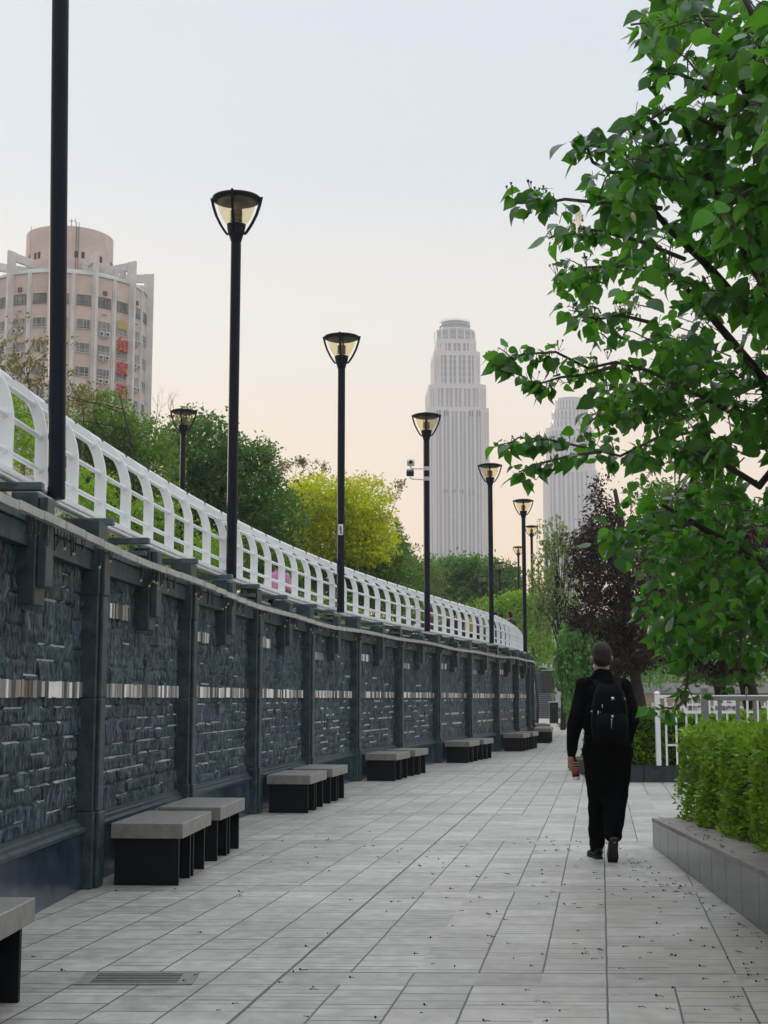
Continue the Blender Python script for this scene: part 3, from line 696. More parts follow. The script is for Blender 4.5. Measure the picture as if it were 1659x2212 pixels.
# distant low white picket fence
pf = empty('picket_fence', (xat(1372, 44), 44, 0), label='distant low white picket fence seen past the dark tree trunk', cat='fence')
mb = MB(); mb.box(0, 9, -.02, .02, .98, 1.05); mb.box(0, 9, -.02, .02, .35, .42); mb.build('fence_rails', M['fencewhite'], pf)
for k in range(24):
    mb = MB(); x = .1+k*.22; mb.box(x-.025, x+.025, -.045, -.021, .12, 1.16); mb.build('picket', M['fencewhite'], pf)
mb = MB()
for k in range(4): mb.box(k*1.9-.05, k*1.9+.05, .021, .12, 0, 1.24)
mb.build('post', M['fencewhite'], pf)
# drain grate in the paving
dg = empty('drain_grate', (0, 0, 0), label='rectangular slotted drain grate in the paving at the bottom left', cat='drain')
def gpt(px, py): # ground point
    v = CY-py; Y = -CAMZ*(F*CT-v*ST)/(F*ST+v*CT); return Vector((xat(px, Y, py), Y, 0))
a, b = gpt(222, 2128), gpt(370, 2103)
mb = MB(); cx_, cy_ = (a.x+b.x)/2, (a.y+b.y)/2; mb.box(cx_-.27, cx_+.27, cy_-.14, cy_+.14, .001, .006); mb.build('frame', M['benchtop'], dg)
mb = MB()
for k in range(6): y = cy_-.105+.038*k; mb.box(cx_-.20, cx_+.20, y, y+.013, .0065, .0075)
mb.build('slots', M['rubber'], dg)
# fallen blossom stems and seed cases
rr = random.Random(5); mb = MB()
def bit(p, s):
    a = rr.uniform(0, 6.28) if rr.random() < .4 else rr.gauss(0, .35); l = s*rr.uniform(.5, 1.3); d = Vector((math.cos(a), math.sin(a)*.7, 0)); q = p+d*l*.5+Vector((0, rr.uniform(-.3, .3)*l, .004)); e = p+d*l
    mb.tube([p, q, e], [.0015, .0012, .001], 4); r = rr.uniform(.002, .0055); mb.lathe([(.001, -r), (r, -r*.3), (r*.8, r*.6), (.001, r)], 6, p+Vector((0, 0, r)))
for k in range(330):
    y = 3.9+9.5*rr.random()**1.3; u = rr.random()**3.4; xr = 2.0 if y > 7 else 1.7; x = xr-u*2.6+.1*(rr.random()); bit(Vector((x, y, .006)), .03)
for k in range(36): bit(Vector((rr.uniform(-2., 1.5), rr.uniform(4, 14), .006)), .018)
for k in range(110):
    i = rr.randrange(len(PE)-1); f = rr.random(); x = PE[i][0]*(1-f)+PE[i+1][0]*f+rr.uniform(.03, .40); y = PE[i][1]*(1-f)+PE[i+1][1]*f; bit(Vector((x, y, ph(y)+.004)), .028)
tag(mb.build('fallen_stems', mat('dry_dark_stems', (.018, .014, .012), .8)), 'small dark stems and seed cases fallen on the paving and planter', 'litter', kind='stuff')
mb = MB(); rl = random.Random(3)
for k in range(26):
    p = Vector((rl.uniform(.2, 2.0), rl.uniform(4.5, 12), .012)); a = rl.uniform(0, 6.28); s = rl.uniform(.02, .035); c, d = math.cos(a)*s, math.sin(a)*s
    mb.add([p+Vector((-c, -d, 0)), p+Vector((d*.4, -c*.4, .006)), p+Vector((c, d, .01)), p+Vector((-d*.4, c*.4, .002))], [(0, 1, 2, 3)])
tag(mb.build('dry_leaves', mat('dry_brown_leaf', (.12, .06, .04), .8)), 'few dry brown leaves lying on the paving', 'litter', kind='stuff')
# ------------------------------------------------------------------ far end: bin, stairs, side wall, gate posts
p = gpt(1196.5, 1564)
bn = empty('litter_bin', (p.x, p.y, 0), 0, 'tall dark rectangular bin standing before the far stairs', 'bin'); s = p.y/3035
mb = MB(); mb.box(-16.5*s/2*1.1, 16.5*s/2*1.1, -.15, .15, .03, 46*s, 0, None, .01); mb.build('body', M['benchleg'], bn)
mb = MB(); mb.box(-18.5*s/2*1.1, 18.5*s/2*1.1, -.17, .17, 46*s+.002, 47.5*s+.02, 0, None, .008); mb.build('lid', M['tray'], bn)
mb = MB(); mb.box(-.1, .1, -.152, -.149, 36*s, 40*s); mb.build('opening', M['rubber'], bn)
st = empty('stone_stairs', (xat(1160, 90), 90, 0), 0, 'dark stone stairs rising beyond the end of the wall', 'stairs'); sp_ = 90/3034.
mb = MB()
for k in range(12):
    x1 = (62 if k < 5 else 46)*sp_; mb.box(-.9, x1, k*.38, k*.38+.379, 0, .135*(k+1), 0, None); 
mb.build('steps', mat('stair_stone', (.065, .08, .085), .6, var=.3, vscale=4), st)
mb = MB()
for k in range(12):
    x1 = (62 if k < 5 else 46)*sp_; mb.box(-.9, x1, k*.38-.03, k*.38, .135*(k+1)-.035, .135*(k+1)+.003)
mb.build('nosings', mat('stair_nosing', (.22, .25, .26), .6), st)
sw = empty('stair_wall', (xat(1203, 91), 91.9, 0), 0, 'pale grey rendered wall beside the far stairs', 'wall')
mb = MB(); mb.box(.02, 26*sp_, 0, .3, 0, 2.05); mb.build('wall_face', mat('pale_render', (.42, .42, .44), .8, var=.12, vscale=1.5), sw)
mb = MB(); mb.box(-.01, 26*sp_+.03, -.03, .33, 2.051, 2.15); mb.build('coping', M['granite'], sw)
kp = empty('gate_pillar', (xat(1172, 95), 95.3, 1.6), 0, 'square stone pillar at the head of the far stairs', 'pillar')
mb = MB(); mb.box(-.35, .35, 0, .6, 0, 1.75, 0, None, .03); mb.build('shaft', M['granite'], kp); mb = MB(); mb.box(-.4, .4, -.05, .65, 1.751, 1.85); mb.build('pillar_cap', M['tray'], kp)
kb = empty('notice_cabinet', (xat(1186, 95), 95.1, 1.6), 0, 'black upright cabinet at the head of the far stairs', 'cabinet')
mb = MB(); mb.box(-.42, .42, 0, .3, 0, 1.55, 0, None, .02); mb.build('cabinet_body', M['rubber'], kb); mb = MB(); mb.box(-.46, .46, -.03, .33, 1.551, 1.60); mb.build('cabinet_top', M['tray'], kb)
mb = MB(); mb.box(-20, 8, 0, 30, 0, 1.62, 0, Matrix.Translation((xat(1165, 95), 94.9, 0))); tag(mb.build('upper_plaza', M['benchtop']), kind='structure')
p = gpt(1232, 1571); rp = empty('planter', (p.x+.1, p.y, 0), 0, 'small round-cornered planter with a bright shrub left of the walking person', 'planter')
mb = MB(); mb.lathe([(.62, 0), (.62, .10), (.70, .11), (.70, .19), (.5, .20), (.5, .15), (.01, .14)], 8); mb.build('planter_ring', mat('brown_stone', (.17, .14, .12), .7, var=.3), rp)
sh = empty('shrub', (p.x+.1, p.y, .15), 0, 'bright green clipped shrub left of the walking person', 'shrub')
C_ = crown('foliage', sh, M['hedgeleaf'], [(0, 0, .55, .52, .5, .5), (.1, 0, .25, .5, .5, .3)], 160, 16, .13, .085)
mb = MB(); mb.tube([(0, 0, 0), (.02, 0, .5)], .03, 6)
for k in range(5): mb.tube([(0, 0, .2), (.3*math.cos(k*1.3), .3*math.sin(k*1.3), .6)], .012, 5)
mb.build('stem', M['bark'], sh)
# ------------------------------------------------------------------ right background
mb = MB(); mb.add([(8, 60, .0), (300, 60, .0), (300, 66, .0), (8, 66, 0)], [(0, 1, 2, 3)]); tag(mb.build('road', mat('asphalt', (.09, .09, .095), .9, var=.2)), kind='structure')
mb = MB(); mb.add([(6.5, 26, -.004), (30, 26, -.004), (60, 60, -.004), (8, 60, -.004)], [(0, 1, 2, 3)]); tag(mb.build('lawn', mat('dark_green_lawn', (.05, .085, .03), .9, var=.4, vscale=1.5)), kind='structure')  # dark green grass colour, mottled by noise
bw = empty('embankment_wall', (xat(1360, 70), 70, 0), 0, 'tan and grey retaining wall across the road behind the notices', 'wall')
mb = MB(); mb.box(0, 30, 0, .5, 0, 1.55); mb.build('wall_face', mat('tan_render', (.33, .25, .17), .85, var=.4, vscale=.8), bw)
mb = MB(); mb.box(-.2, 30.2, -.1, .7, 1.551, 2.05); mb.build('coping', mat('grey_concrete', (.34, .34, .34), .8, var=.2, vscale=1), bw)
mb = MB(); mb.box(-.2, 30.2, .8, 6, 1.2, 2.0); mb.build('upper_slope', M['tray'], bw)
# ------------------------------------------------------------------ people
def cap_prim(mb, a, b, ra, rb, n=14, sq=1., axis=None):
    """closed tapered capsule between joints; sq flattens it along y"""
    a, b = Vector(a), Vector(b); d = (b-a); L = d.length; d.normalize() if L > 1e-6 else None
    if L < 1e-6: d = Vector((0, 0, 1))
    prof = [(-ra*math.cos(k*math.pi/8)) for k in range(0)]
    pts, rad = [], []
    for k in range(5): th = math.pi/2*(1-k/4); pts.append(a-d*ra*math.sin(th)); rad.append(max(ra*math.cos(th), 1e-4))
    for k in range(1, 5): th = math.pi/2*k/4; pts.append(b+d*rb*math.sin(th)); rad.append(max(rb*math.cos(th), 1e-4))
    pts.insert(5, b); rad.insert(5, rb)
    s = len(mb.v); mb.tube(pts, rad, n)
    if sq != 1.:
        for i in range(s, len(mb.v)):
            v = mb.v[i]; p = Vector(v); t = max(0, min(1, (p-a).dot(d)/max(L, 1e-6))); c = a.lerp(b, t); q = p-c; q.y *= sq; mb.v[i] = tuple(c+q)
def ell(mb, c, r, n=18, m=10):
    mb.lathe([(max(1e-4, math.sin(math.pi*k/m)), -math.cos(math.pi*k/m)) for k in range(m+1)], n, M=Matrix.Translation(c) @ Matrix.Diagonal((*r, 1)))
def fuse(name, mb, vox, m, parent, smooth=3, wr=0., ws=9., zscale=.5, seed=0):
    """voxel-fuse the pieces into one continuous skin, smooth it, add cloth folds"""
    o = mb.build(name, m); md = o.modifiers.new('r', 'REMESH'); md.mode = 'VOXEL'; md.voxel_size = vox
    if smooth: s = o.modifiers.new('s', 'SMOOTH'); s.iterations = smooth; s.factor = .6
    bpy.context.view_layer.update()
    me = bpy.data.meshes.new_from_object(o.evaluated_get(bpy.context.evaluated_depsgraph_get())); bpy.data.objects.remove(o)
    if wr:
        for v in me.vertices:
            q = Vector((v.co.x*ws+seed, v.co.y*ws, v.co.z*ws*zscale)); v.co += v.normal*(noise.noise(q)*wr+noise.noise(q*2.3)*wr*.4)
    me.materials.clear(); me.materials.append(m); me.polygons.foreach_set('use_smooth', [True]*len(me.polygons))
    me.name = name; o = bpy.data.objects.new(name, me); COL.objects.link(o); o.parent = parent; return o
M['skin'] = mat('skin', (.36, .19, .125), .5, var=.08, vscale=20)
M['hair'] = mat('cropped_dark_hair', (.018, .013, .012), .85, var=.3, vscale=60, bump=.002, bscale=400)
M['jacket'] = mat('black_jacket_cloth', (.0022, .0028, .0034), .9, var=.2, vscale=12, spec=.06)
M['trousers'] = mat('black_trouser_cloth', (.0018, .0022, .0026), .9, var=.2, vscale=12, spec=.05)
M['shoe'] = mat('black_shoe', (.004, .004, .005), .5, spec=.2)
M['sole'] = mat('dark_rubber_sole', (.018, .018, .018), .7)
M['pack'] = mat('black_nylon', (.0018, .0030, .0050), .7, var=.2, vscale=20, bump=.0006, bscale=500, spec=.08)
M['silver'] = mat('silver_metal', (.7, .7, .7), .25, .9)
M['badge'] = mat('dull_red_badge', (.35, .10, .07), .4)
M['whitepl'] = mat('white_trim', (.6, .62, .62), .5)
man = empty('person', (1.81, 11.45, 0), 0, 'person in black jacket and trousers with cropped hair walking away, holding a bottle', 'person')
hx = -.026
mb = MB()   # body: one continuous skin, facing +y
ell(mb, (hx, .005, 1.655), (.078, .098, .098)); ell(mb, (hx, .035, 1.605), (.062, .075, .085)); ell(mb, (hx, -.03, 1.63), (.070, .07, .075))
cap_prim(mb, (hx, -.01, 1.45), (hx, -.005, 1.58), .064, .060)
cap_prim(mb, (hx, .105, 1.635), (hx, .128, 1.60), .008, .014); ell(mb, (hx, .10, 1.572), (.024, .014, .010)); ell(mb, (hx, .085, 1.54), (.028, .025, .022))   # nose, mouth, chin
for s in (-1, 1):
    ell(mb, (hx+s*.082, -.008, 1.615), (.011, .022, .033)); ell(mb, (hx+s*.090, -.018, 1.622), (.007, .012, .024)); ell(mb, (hx+s*.032, .088, 1.645), (.014, .012, .009))
ell(mb, (-.01, 0, 1.32), (.165, .10, .16)); ell(mb, (-.005, 0, 1.05), (.13, .09, .22)); ell(mb, (0, 0, .92), (.15, .10, .12))
LS, LE, LW = (-.185, 0, 1.405), (-.262, -.01, 1.115), (-.283, .03, .855)
RS, RE, RW = (.165, 0, 1.40), (.222, -.03, 1.125), (.165, .13, .90)
for (a, b, c) in ((LS, LE, LW), (RS, RE, RW)): cap_prim(mb, a, b, .052, .040); cap_prim(mb, b, c, .040, .027)
LH, LK, LA = (-.09, 0, .90), (-.085, .13, .50), (-.085, .20, .09)
RH, RK, RA = (.09, 0, .90), (.055, .03, .50), (.015, -.20, .19)
for (a, b, c) in ((LH, LK, LA), (RH, RK, RA)): cap_prim(mb, a, b, .085, .055); cap_prim(mb, b, c, .052, .035)
body = fuse('body', mb, .009, M['skin'], man, 2)
# left hand round the bottle
mb = MB(); w = Vector((-.283, .03, .855)); kn = Vector((-.292, .045, .775)); bax = Vector((-.258, .052, .80)); bot = Vector((-.243, .052, .645)); bd = (bot-bax).normalized()
cap_prim(mb, w, Vector((-.288, .038, .80)), .024, .028, sq=1.25)
for k, (ln, off) in enumerate(((.9, 0), (1., .021), (.95, .042), (.78, .061))):      # index .. little, wrapping behind and round the front of the bottle
    c = bax+bd*(.015+off); side = Vector((-.040, 0, 0)); r = .0088-(.001 if k == 3 else 0)
    base = Vector((-.291, .030, .800))-Vector((0, 0, off*.75)); pts = [base]
    for a in (200, 160, 115, 70, 35): pts.append(c+Vector((math.cos(R(a))*.043, -math.sin(R(a))*.043*-1*ln*-1, -.006)))
    for i in range(len(pts)-1): cap_prim(mb, pts[i], pts[i+1], r*(1-.06*i), r*(1-.06*(i+1)), 8)
for k in range(4): cap_prim(mb, Vector((-.288, .036, .815)), Vector((-.291, .030, .800-.016*k)), .018, .012, 10)
th = [Vector((-.284, .050, .822)), Vector((-.272, .082, .800)), Vector((-.250, .098, .782)), Vector((-.228, .092, .770))]
for i in range(3): cap_prim(mb, th[i], th[i+1], .013-.002*i, .011-.002*i, 8)
fuse('hand', mb, .0042, M['skin'], man, 2)
# right hand, relaxed, half hidden in front of the hip
mb = MB(); w = Vector(RW); cap_prim(mb, w, w+Vector((-.01, .05, -.04)), .026, .030, sq=.8)
for k in range(4):
    b0 = w+Vector((-.032+.019*k, .075, -.055)); p1 = b0+Vector((-.004, .03, -.022)); p2 = p1+Vector((-.003, .012, -.028)); p3 = p2+Vector((0, -.006, -.022*(1, 1.1, 1, .8)[k]))
    cap_prim(mb, w+Vector((-.01+.006*k, .05, -.04)), b0, .014, .0105, 8)
    for (a, b, r) in ((b0, p1, .0095), (p1, p2, .0088), (p2, p3, .008)): cap_prim(mb, a, b, r, r*.92, 8)
a = w+Vector((-.02, .03, -.01)); cap_prim(mb, a, a+Vector((-.035, .04, -.015)), .013, .010, 8); cap_prim(mb, a+Vector((-.035, .04, -.015)), a+Vector((-.05, .06, -.035)), .010, .008, 8)
fuse('hand', mb, .0045, M['skin'], man, 2)
# hair: thin cropped cap over the crown and nape
mb = MB(); ell(mb, (hx, -.004, 1.665), (.0845, .103, .0965)); ell(mb, (hx, -.040, 1.620), (.078, .066, .075))
hair = fuse('hair', mb, .009, M['hair'], man, 2)
import bmesh
bm_ = bmesh.new(); bm_.from_mesh(hair.data); bmesh.ops.bisect_plane(bm_, geom=bm_.verts[:]+bm_.edges[:]+bm_.faces[:], plane_co=(hx, .05, 1.70), plane_no=(0, .80, -.60), clear_outer=True); bm_.to_mesh(hair.data); bm_.free()
# face mask strap and edge
mb = MB(); mb.tube([(hx+.075, .02, 1.59), (hx+.088, -.015, 1.60), (hx+.086, -.018, 1.64)], .002, 5); ell(mb, (hx+.005, .075, 1.56), (.068, .055, .036)); mb.build('face_mask', mat('light_blue_mask', (.25, .50, .62), .8), man, True)
# trousers
mb = MB()
ell(mb, (.0, -.005, .90), (.195, .125, .13))
cap_prim(mb, (-.092, 0, .88), (-.055, .11, .52), .112, .092); cap_prim(mb, (-.055, .11, .52), (-.066, .20, .10), .090, .064)
cap_prim(mb, (.10, 0, .88), (.062, .02, .52), .116, .106); cap_prim(mb, (.062, .02, .52), (.015, -.17, .23), .102, .072)
cap_prim(mb, (0, 0, .86), (0, .03, .66), .12, .09)
fuse('trousers', mb, .011, M['trousers'], man, 3, .011, 11, .9, 3)
# jacket
mb = MB()
ell(mb, (-.01, 0, 1.33), (.195, .125, .14)); ell(mb, (-.005, -.01, 1.12), (.185, .125, .26)); cap_prim(mb, (-.145, 0, 1.40), (.125, 0, 1.40), .072, .072)
cap_prim(mb, (-.02, -.005, 1.40), (hx, -.012, 1.49), .105, .074)
cap_prim(mb, (-.02, 0, .96), (.02, 0, .96), .165, .165, sq=.75)
cap_prim(mb, (-.17, 0, 1.395), (-.252, -.01, 1.12), .074, .062); cap_prim(mb, (-.252, -.01, 1.12), (-.278, .025, .90), .062, .048); cap_prim(mb, (-.278, .025, .90), (-.282, .03, .85), .040, .034)
cap_prim(mb, (.14, 0, 1.395), (.205, -.03, 1.13), .076, .068); cap_prim(mb, (.205, -.03, 1.13), (.165, .10, .91), .066, .048)
cap_prim(mb, (hx-.02, -.012, 1.475), (hx+.02, -.012, 1.475), .066, .066)
fuse('jacket', mb, .0105, M['jacket'], man, 3, .010, 10, .8, 9)
# shoes
def shoe(M4):
    mb = MB()
    for (y, w, h) in ((-.12, .026, .05), (-.10, .036, .075), (-.04, .036, .085), (.04, .040, .06), (.10, .044, .042), (.145, .036, .034), (.165, .014, .02)):
        mb.v += []
    secs = [(-.125, .020, .055), (-.11, .034, .08), (-.05, .037, .088), (.03, .041, .066), (.10, .046, .045), (.145, .038, .036), (.17, .012, .022)]
    n = 12; vs = []; fs = []
    for (y, w, h) in secs:
        for k in range(n):
            a = 2*math.pi*k/n; vs.append(M4 @ Vector((w*math.cos(a), y, .012+max(0, h*.5+h*.5*math.sin(a)))))
    for i in range(len(secs)-1):
        for k in range(n): fs.append((i*n+k, i*n+(k+1) % n, (i+1)*n+(k+1) % n, (i+1)*n+k))
    fs += [tuple(range(n)), tuple((len(secs)-1)*n+k for k in range(n))[::-1]]
    mb.add(vs, fs); sh_ = mb.build('shoe', M['shoe'], man, True)
    mb = MB(); vs = []
    out = [(-.03, -.12), (-.036, -.06), (-.032, 0), (-.044, .09), (-.036, .15), (0, .178), (.036, .15), (.046, .09), (.034, 0), (.036, -.06), (.03, -.12), (0, -.132)]
    vs = [M4 @ Vector((x, y, 0)) for x, y in out]+[M4 @ Vector((x, y, .020)) for x, y in out]; k = len(out)
    mb.add(vs, [tuple(range(k))[::-1], tuple(range(k, 2*k))]+[(i, (i+1) % k, k+(i+1) % k, k+i) for i in range(k)]); mb.build('sole', M['sole'], sh_)
shoe(Matrix.Translation((-.070, .24, .0)) @ Matrix.Rotation(R(6), 4, 'Z'))
shoe(Matrix.Translation((.012, -.165, .105)) @ Matrix.Rotation(R(-4), 4, 'Z') @ Matrix.Rotation(R(-48), 4, 'X'))
# backpack
bp = empty('backpack', (1.81, 11.45-.165, 1.18), 0, 'black backpack with round badge and zip pulls on the walking person', 'backpack')
mb = MB()
secs = [(-.24, .09, .05), (-.225, .13, .08), (-.10, .148, .092), (.05, .142, .09), (.15, .122, .076), (.22, .09, .052), (.245, .045, .02)]
n = 20; vs = []; fs = []
for (z, w_, d_) in secs:
    for k in range(n):
        a = 2*math.pi*k/n; c, s_ = math.cos(a), math.sin(a); e = .55
        vs.append(Vector((math.copysign(abs(c)**e, c)*w_, math.copysign(abs(s_)**e, s_)*d_-.02, z)))
for i in range(len(secs)-1):
    for k in range(n): fs.append((i*n+k, i*n+(k+1) % n, (i+1)*n+(k+1) % n, (i+1)*n+k))
fs += [tuple(range(n)), tuple((len(secs)-1)*n+k for k in range(n))[::-1]]
mb.add(vs, fs); mb.build('main_bag', M['pack'], bp, True)
mb = MB(); vs = []; fs = []
secs = [(-.215, .09, .02), (-.20, .115, .045), (-.08, .12, .055), (-.01, .112, .045), (.01, .09, .01)]
for (z, w_, d_) in secs:
    for k in range(n):
        a = 2*math.pi*k/n; c, s_ = math.cos(a), math.sin(a); e = .55
        vs.append(Vector((math.copysign(abs(c)**e, c)*w_, math.copysign(abs(s_)**e, s_)*d_-.115, z)))
for i in range(len(secs)-1):
    for k in range(n): fs.append((i*n+k, i*n+(k+1) % n, (i+1)*n+(k+1) % n, (i+1)*n+k))
fs += [tuple(range(n)), tuple((len(secs)-1)*n+k for k in range(n))[::-1]]
mb.add(vs, fs); mb.build('front_pocket', M['pack'], bp, True)
def strip_on(name, pts, r, m): mb = MB(); mb.tube(pts, r, 8); return mb.build(name, m, bp, True)
strip_on('piping', [(-.112, -.10, -.02), (-.107, -.106, .06), (-.078, -.096, .13), (0, -.09, .165), (.078, -.096, .13), (.107, -.106, .06), (.112, -.10, -.02)], .004, M['jacket'])
for s in (-1, 1):
    mb = MB(); P_ = [(s*.075, .03, .215), (s*.095, .085, .262), (s*.115, .165, .262), (s*.125, .25, .21), (s*.125, .285, .08), (s*.12, .25, -.06), (s*.135, .15, -.17), (s*.14, .05, -.2)]
    for i in range(len(P_)-1):
        a, b = Vector(P_[i]), Vector(P_[i+1]); wv = Vector((.028, 0, 0)); nv = (b-a).cross(wv).normalized()*.008
        mb.add([a-wv-nv, a+wv-nv, a+wv+nv, a-wv+nv, b-wv-nv, b+wv-nv, b+wv+nv, b-wv+nv], [(0, 1, 5, 4), (1, 2, 6, 5), (2, 3, 7, 6), (3, 0, 4, 7)])
    mb.build('shoulder_strap', M['pack'], bp)
strip_on('haul_loop', [(-.04, .02, .235), (-.03, .01, .27), (.03, .01, .27), (.04, .02, .235)], .007, M['pack'])
def badge(x, z, y, r):
    b = strip_on('badge', [(x, y, z), (x, y-.005, z)], r, M['silver']); mb = MB(); mb.box(x-r*.7, x+r*.7, y-.0065, y-.0052, z-r*.28, z+r*.28, 0, Matrix.Translation((x, 0, z)) @ Matrix.Rotation(R(25), 4, 'Y') @ Matrix.Translation((-x, 0, -z))); mb.build('emblem', M['badge'], b)
badge(.012, .115, -.119, .0145); badge(-.002, -.025, -.172, .011)
strip_on('zip_pull', [(-.006, -.173, -.045), (-.008, -.173, -.052)], .007, M['silver']); strip_on('zip_pull', [(-.008, -.174, -.054), (-.012, -.174, -.118)], .0045, mat('grey_cord', (.16, .19, .18), .6))
strip_on('zip_pull', [(-.072, -.120, .070), (-.071, -.120, .045)], .0035, M['whitepl']); strip_on('zip_pull', [(-.105, -.118, .02), (-.108, -.118, -.012)], .0035, M['whitepl'])
strip_on('zip_pull', [(-.088, -.118, .012), (-.092, -.118, -.02)], .003, M['whitepl']); strip_on('zip_pull', [(.105, -.118, .125), (.115, -.118, .105)], .002, M['whitepl'])
strip_on('buckle', [(-.150, -.03, .015), (-.140, -.055, .015)], .005, M['whitepl'])
# bottle
bo = empty('drink_bottle', (1.81+bax.x, 11.45+bax.y, bax.z), 0, 'small bottle with red cap and dark drink held in the left hand', 'bottle')
Mb = Vector((0, 0, 1)).rotation_difference(-bd).to_matrix().to_4x4()
mb = MB(); mb.lathe([(.004, -.165), (.026, -.163), (.030, -.145), (.030, -.135)], 20, M=Mb); mb.build('clear_base', mat('clear_plastic', (.75, .68, .70), .15, spec=.8), bo, True, 50)
mb = MB(); mb.lathe([(.030, -.134), (.030, -.05), (.028, -.02), (.018, .018), (.0125, .028)], 20, M=Mb); mb.build('dark_drink', mat('dark_cola', (.05, .02, .025), .12, spec=.9), bo, True, 50)
mb = MB(); mb.lathe([(.0305, -.11), (.0308, -.07)], 20, M=Mb, cap=False); mb.build('label_band', mat('red_label', (.45, .02, .02), .4), bo, True)
mb = MB(); mb.lathe([(.0165, .0285), (.0168, .050), (.015, .053), (.002, .0535)], 18, M=Mb); mb.build('cap', mat('red_cap', (.65, .02, .02), .35), bo, True, 50)
# smaller people on the terrace
def walker(loc, rz, lab, shirt, legs, sit=False, s=1.):
    p = empty('person', loc, rz, lab, 'person', 'people on the terrace'); p.scale = (s, s, s); mb = MB(); hz = .62 if sit else .92; o = hz-.92
    ell(mb, (0, .0, 1.63+o), (.078, .095, .115), 12, 8); ell(mb, (0, .09, 1.62+o), (.012, .018, .02), 8, 6)
    for q in (-1, 1): ell(mb, (q*.08, 0, 1.62+o), (.01, .02, .03), 8, 6)
    cap_prim(mb, (0, 0, 1.42+o), (0, 0, 1.55+o), .055, .052); cap_prim(mb, (0, 0, 1.0+o), (0, 0, 1.35+o), .12, .15, sq=.6)
    for q in (-1, 1):
        hip = (q*.09, 0, hz); k = (q*.11, .42, .50) if sit else (q*.09, .03+.05*q, .5); a = (q*.11, .42, .06) if sit else (q*.09, -.04*q, .06)
        cap_prim(mb, hip, k, .085, .055); cap_prim(mb, k, a, .05, .035); cap_prim(mb, a, Vector(a)+Vector((0, .14, -.03)), .035, .03)
        e = (q*.26, -.02, 1.12+o); h = (q*.22, .16 if sit else .05, .90+o+(.02 if sit else 0)); cap_prim(mb, (q*.18, 0, 1.40+o), e, .048, .038); cap_prim(mb, e, h, .036, .026)
        for f in range(4): cap_prim(mb, h, Vector(h)+Vector((q*.008*(f-1.5), .02, -.07)), .014, .008, 6)
        cap_prim(mb, h, Vector(h)+Vector((-q*.03, .02, -.035)), .012, .008, 6)
    fuse('body', mb, .016, M['skin'], p, 1)
    mb = MB(); cap_prim(mb, (0, 0, .98+o), (0, 0, 1.33+o), .155, .165, sq=.68); cap_prim(mb, (-.13, 0, 1.40+o), (.13, 0, 1.40+o), .062, .062)
    for q in (-1, 1): cap_prim(mb, (q*.17, 0, 1.395+o), (q*.25, -.02, 1.14+o), .065, .056)
    cap_prim(mb, (0, 0, 1.4+o), (0, 0, 1.46+o), .08, .066)
    fuse('shirt', mb, .018, shirt, p, 2, .01, 9)
    mb = MB()
    for q in (-1, 1):
        k = (q*.11, .42, .50) if sit else (q*.09, .03+.05*q, .5); a = (q*.11, .42, .12) if sit else (q*.09, -.04*q, .12)
        cap_prim(mb, (q*.085, 0, hz), k, .10, .072); cap_prim(mb, k, a, .07, .055)
    fuse('trousers', mb, .018, legs, p, 2)
    mb = MB(); ell(mb, (0, -.012, 1.665+o), (.086, .102, .095), 12, 8); ell(mb, (0, -.04, 1.62+o), (.08, .07, .09), 12, 8); fuse('hair', mb, .016, M['hair'], p, 1)
TZ = 2.52
pp = at(600, 1262, 26.5)
walker((pp.x, 26.5, TZ), R(8), 'person in a pink shirt sitting with back to us behind the balustrade', mat('pink_shirt', (.52, .24, .40), .8, var=.1), M['trousers'], True, 1.)
tb = empty('park_bench', (pp.x, 26.5, TZ), R(8), 'backless terrace bench under the person in pink', 'bench')
mb = MB(); mb.box(-.9, .9, -.24, .24, .44, .50, 0, None, .01); mb.build('seat', M['benchtop'], tb)
for x in (-.75, .67):
    mb = MB(); mb.box(x, x+.08, -.2, .2, 0, .439); mb.build('leg', M['benchleg'], tb)
# the low terrace step they stand on
dk = [mat('shirt_'+n, c, .85) for n, c in (('black', (.012, .014, .018)), ('navy', (.02, .035, .09)), ('yellow', (.50, .32, .03)), ('maroon', (.12, .03, .03)))]
for px, k, y, lab in ((930, 3, 46, 'person in maroon top on the terrace left of the group'), (981.6, 0, 47, 'person in black nearest the post of the fourth lamp group'), (999, 0, 48.5, 'second person in black next to the yellow top'), (1018, 2, 47.5, 'person in a yellow top on the terrace'),
                      (1032, 1, 46.5, 'person in navy blue on the terrace left of the fifth big post'), (1071, 1, 48, 'person in navy just right of the fifth big post'), (1085, 3, 49, 'person in maroon right of the fifth big post'), (1104, 0, 48, 'rightmost person in black on the terrace')):
    walker((xat(px, y), y, TZ), R(random.uniform(-60, 60)), lab, dk[k], M['trousers'])
# ------------------------------------------------------------------ round hotel
HY = 178.; HX = xat(143, HY, 800); HR = 10.35
def hz(y): return zat(y, HY-HR*.8)
M['pinkwall'] = mat('faded_pink_render', (.60, .49, .45), .85, var=.16, vscale=.35)
M['finwall'] = mat('weathered_white_concrete', (.66, .65, .645), .8, var=.16, vscale=.5)
M['winframe'] = mat('window_frame_white', (.50, .52, .54), .5)
M['pane'] = mat('window_glass_dark', (.08, .10, .11), .25, var=.7, vscale=.45, vcol=(.36, .37, .35), spec=.3)
M['acunit'] = mat('air_conditioner_shell', (.58, .58, .56), .5)
M['dark'] = mat('dark_opening', (.02, .022, .025), .7)
hotel = empty('round_hotel', (HX, HY, 0), math.atan2(-HX, HY), 'round pink hotel block with white fins, roof drum and red lettering', 'building')
def hp(a, r, z): return Vector((r*math.sin(a), -r*math.cos(a), z))      # a = 0 faces the camera
A0 = math.atan2(HX, HY)*-1                                              # local 0 towards the camera
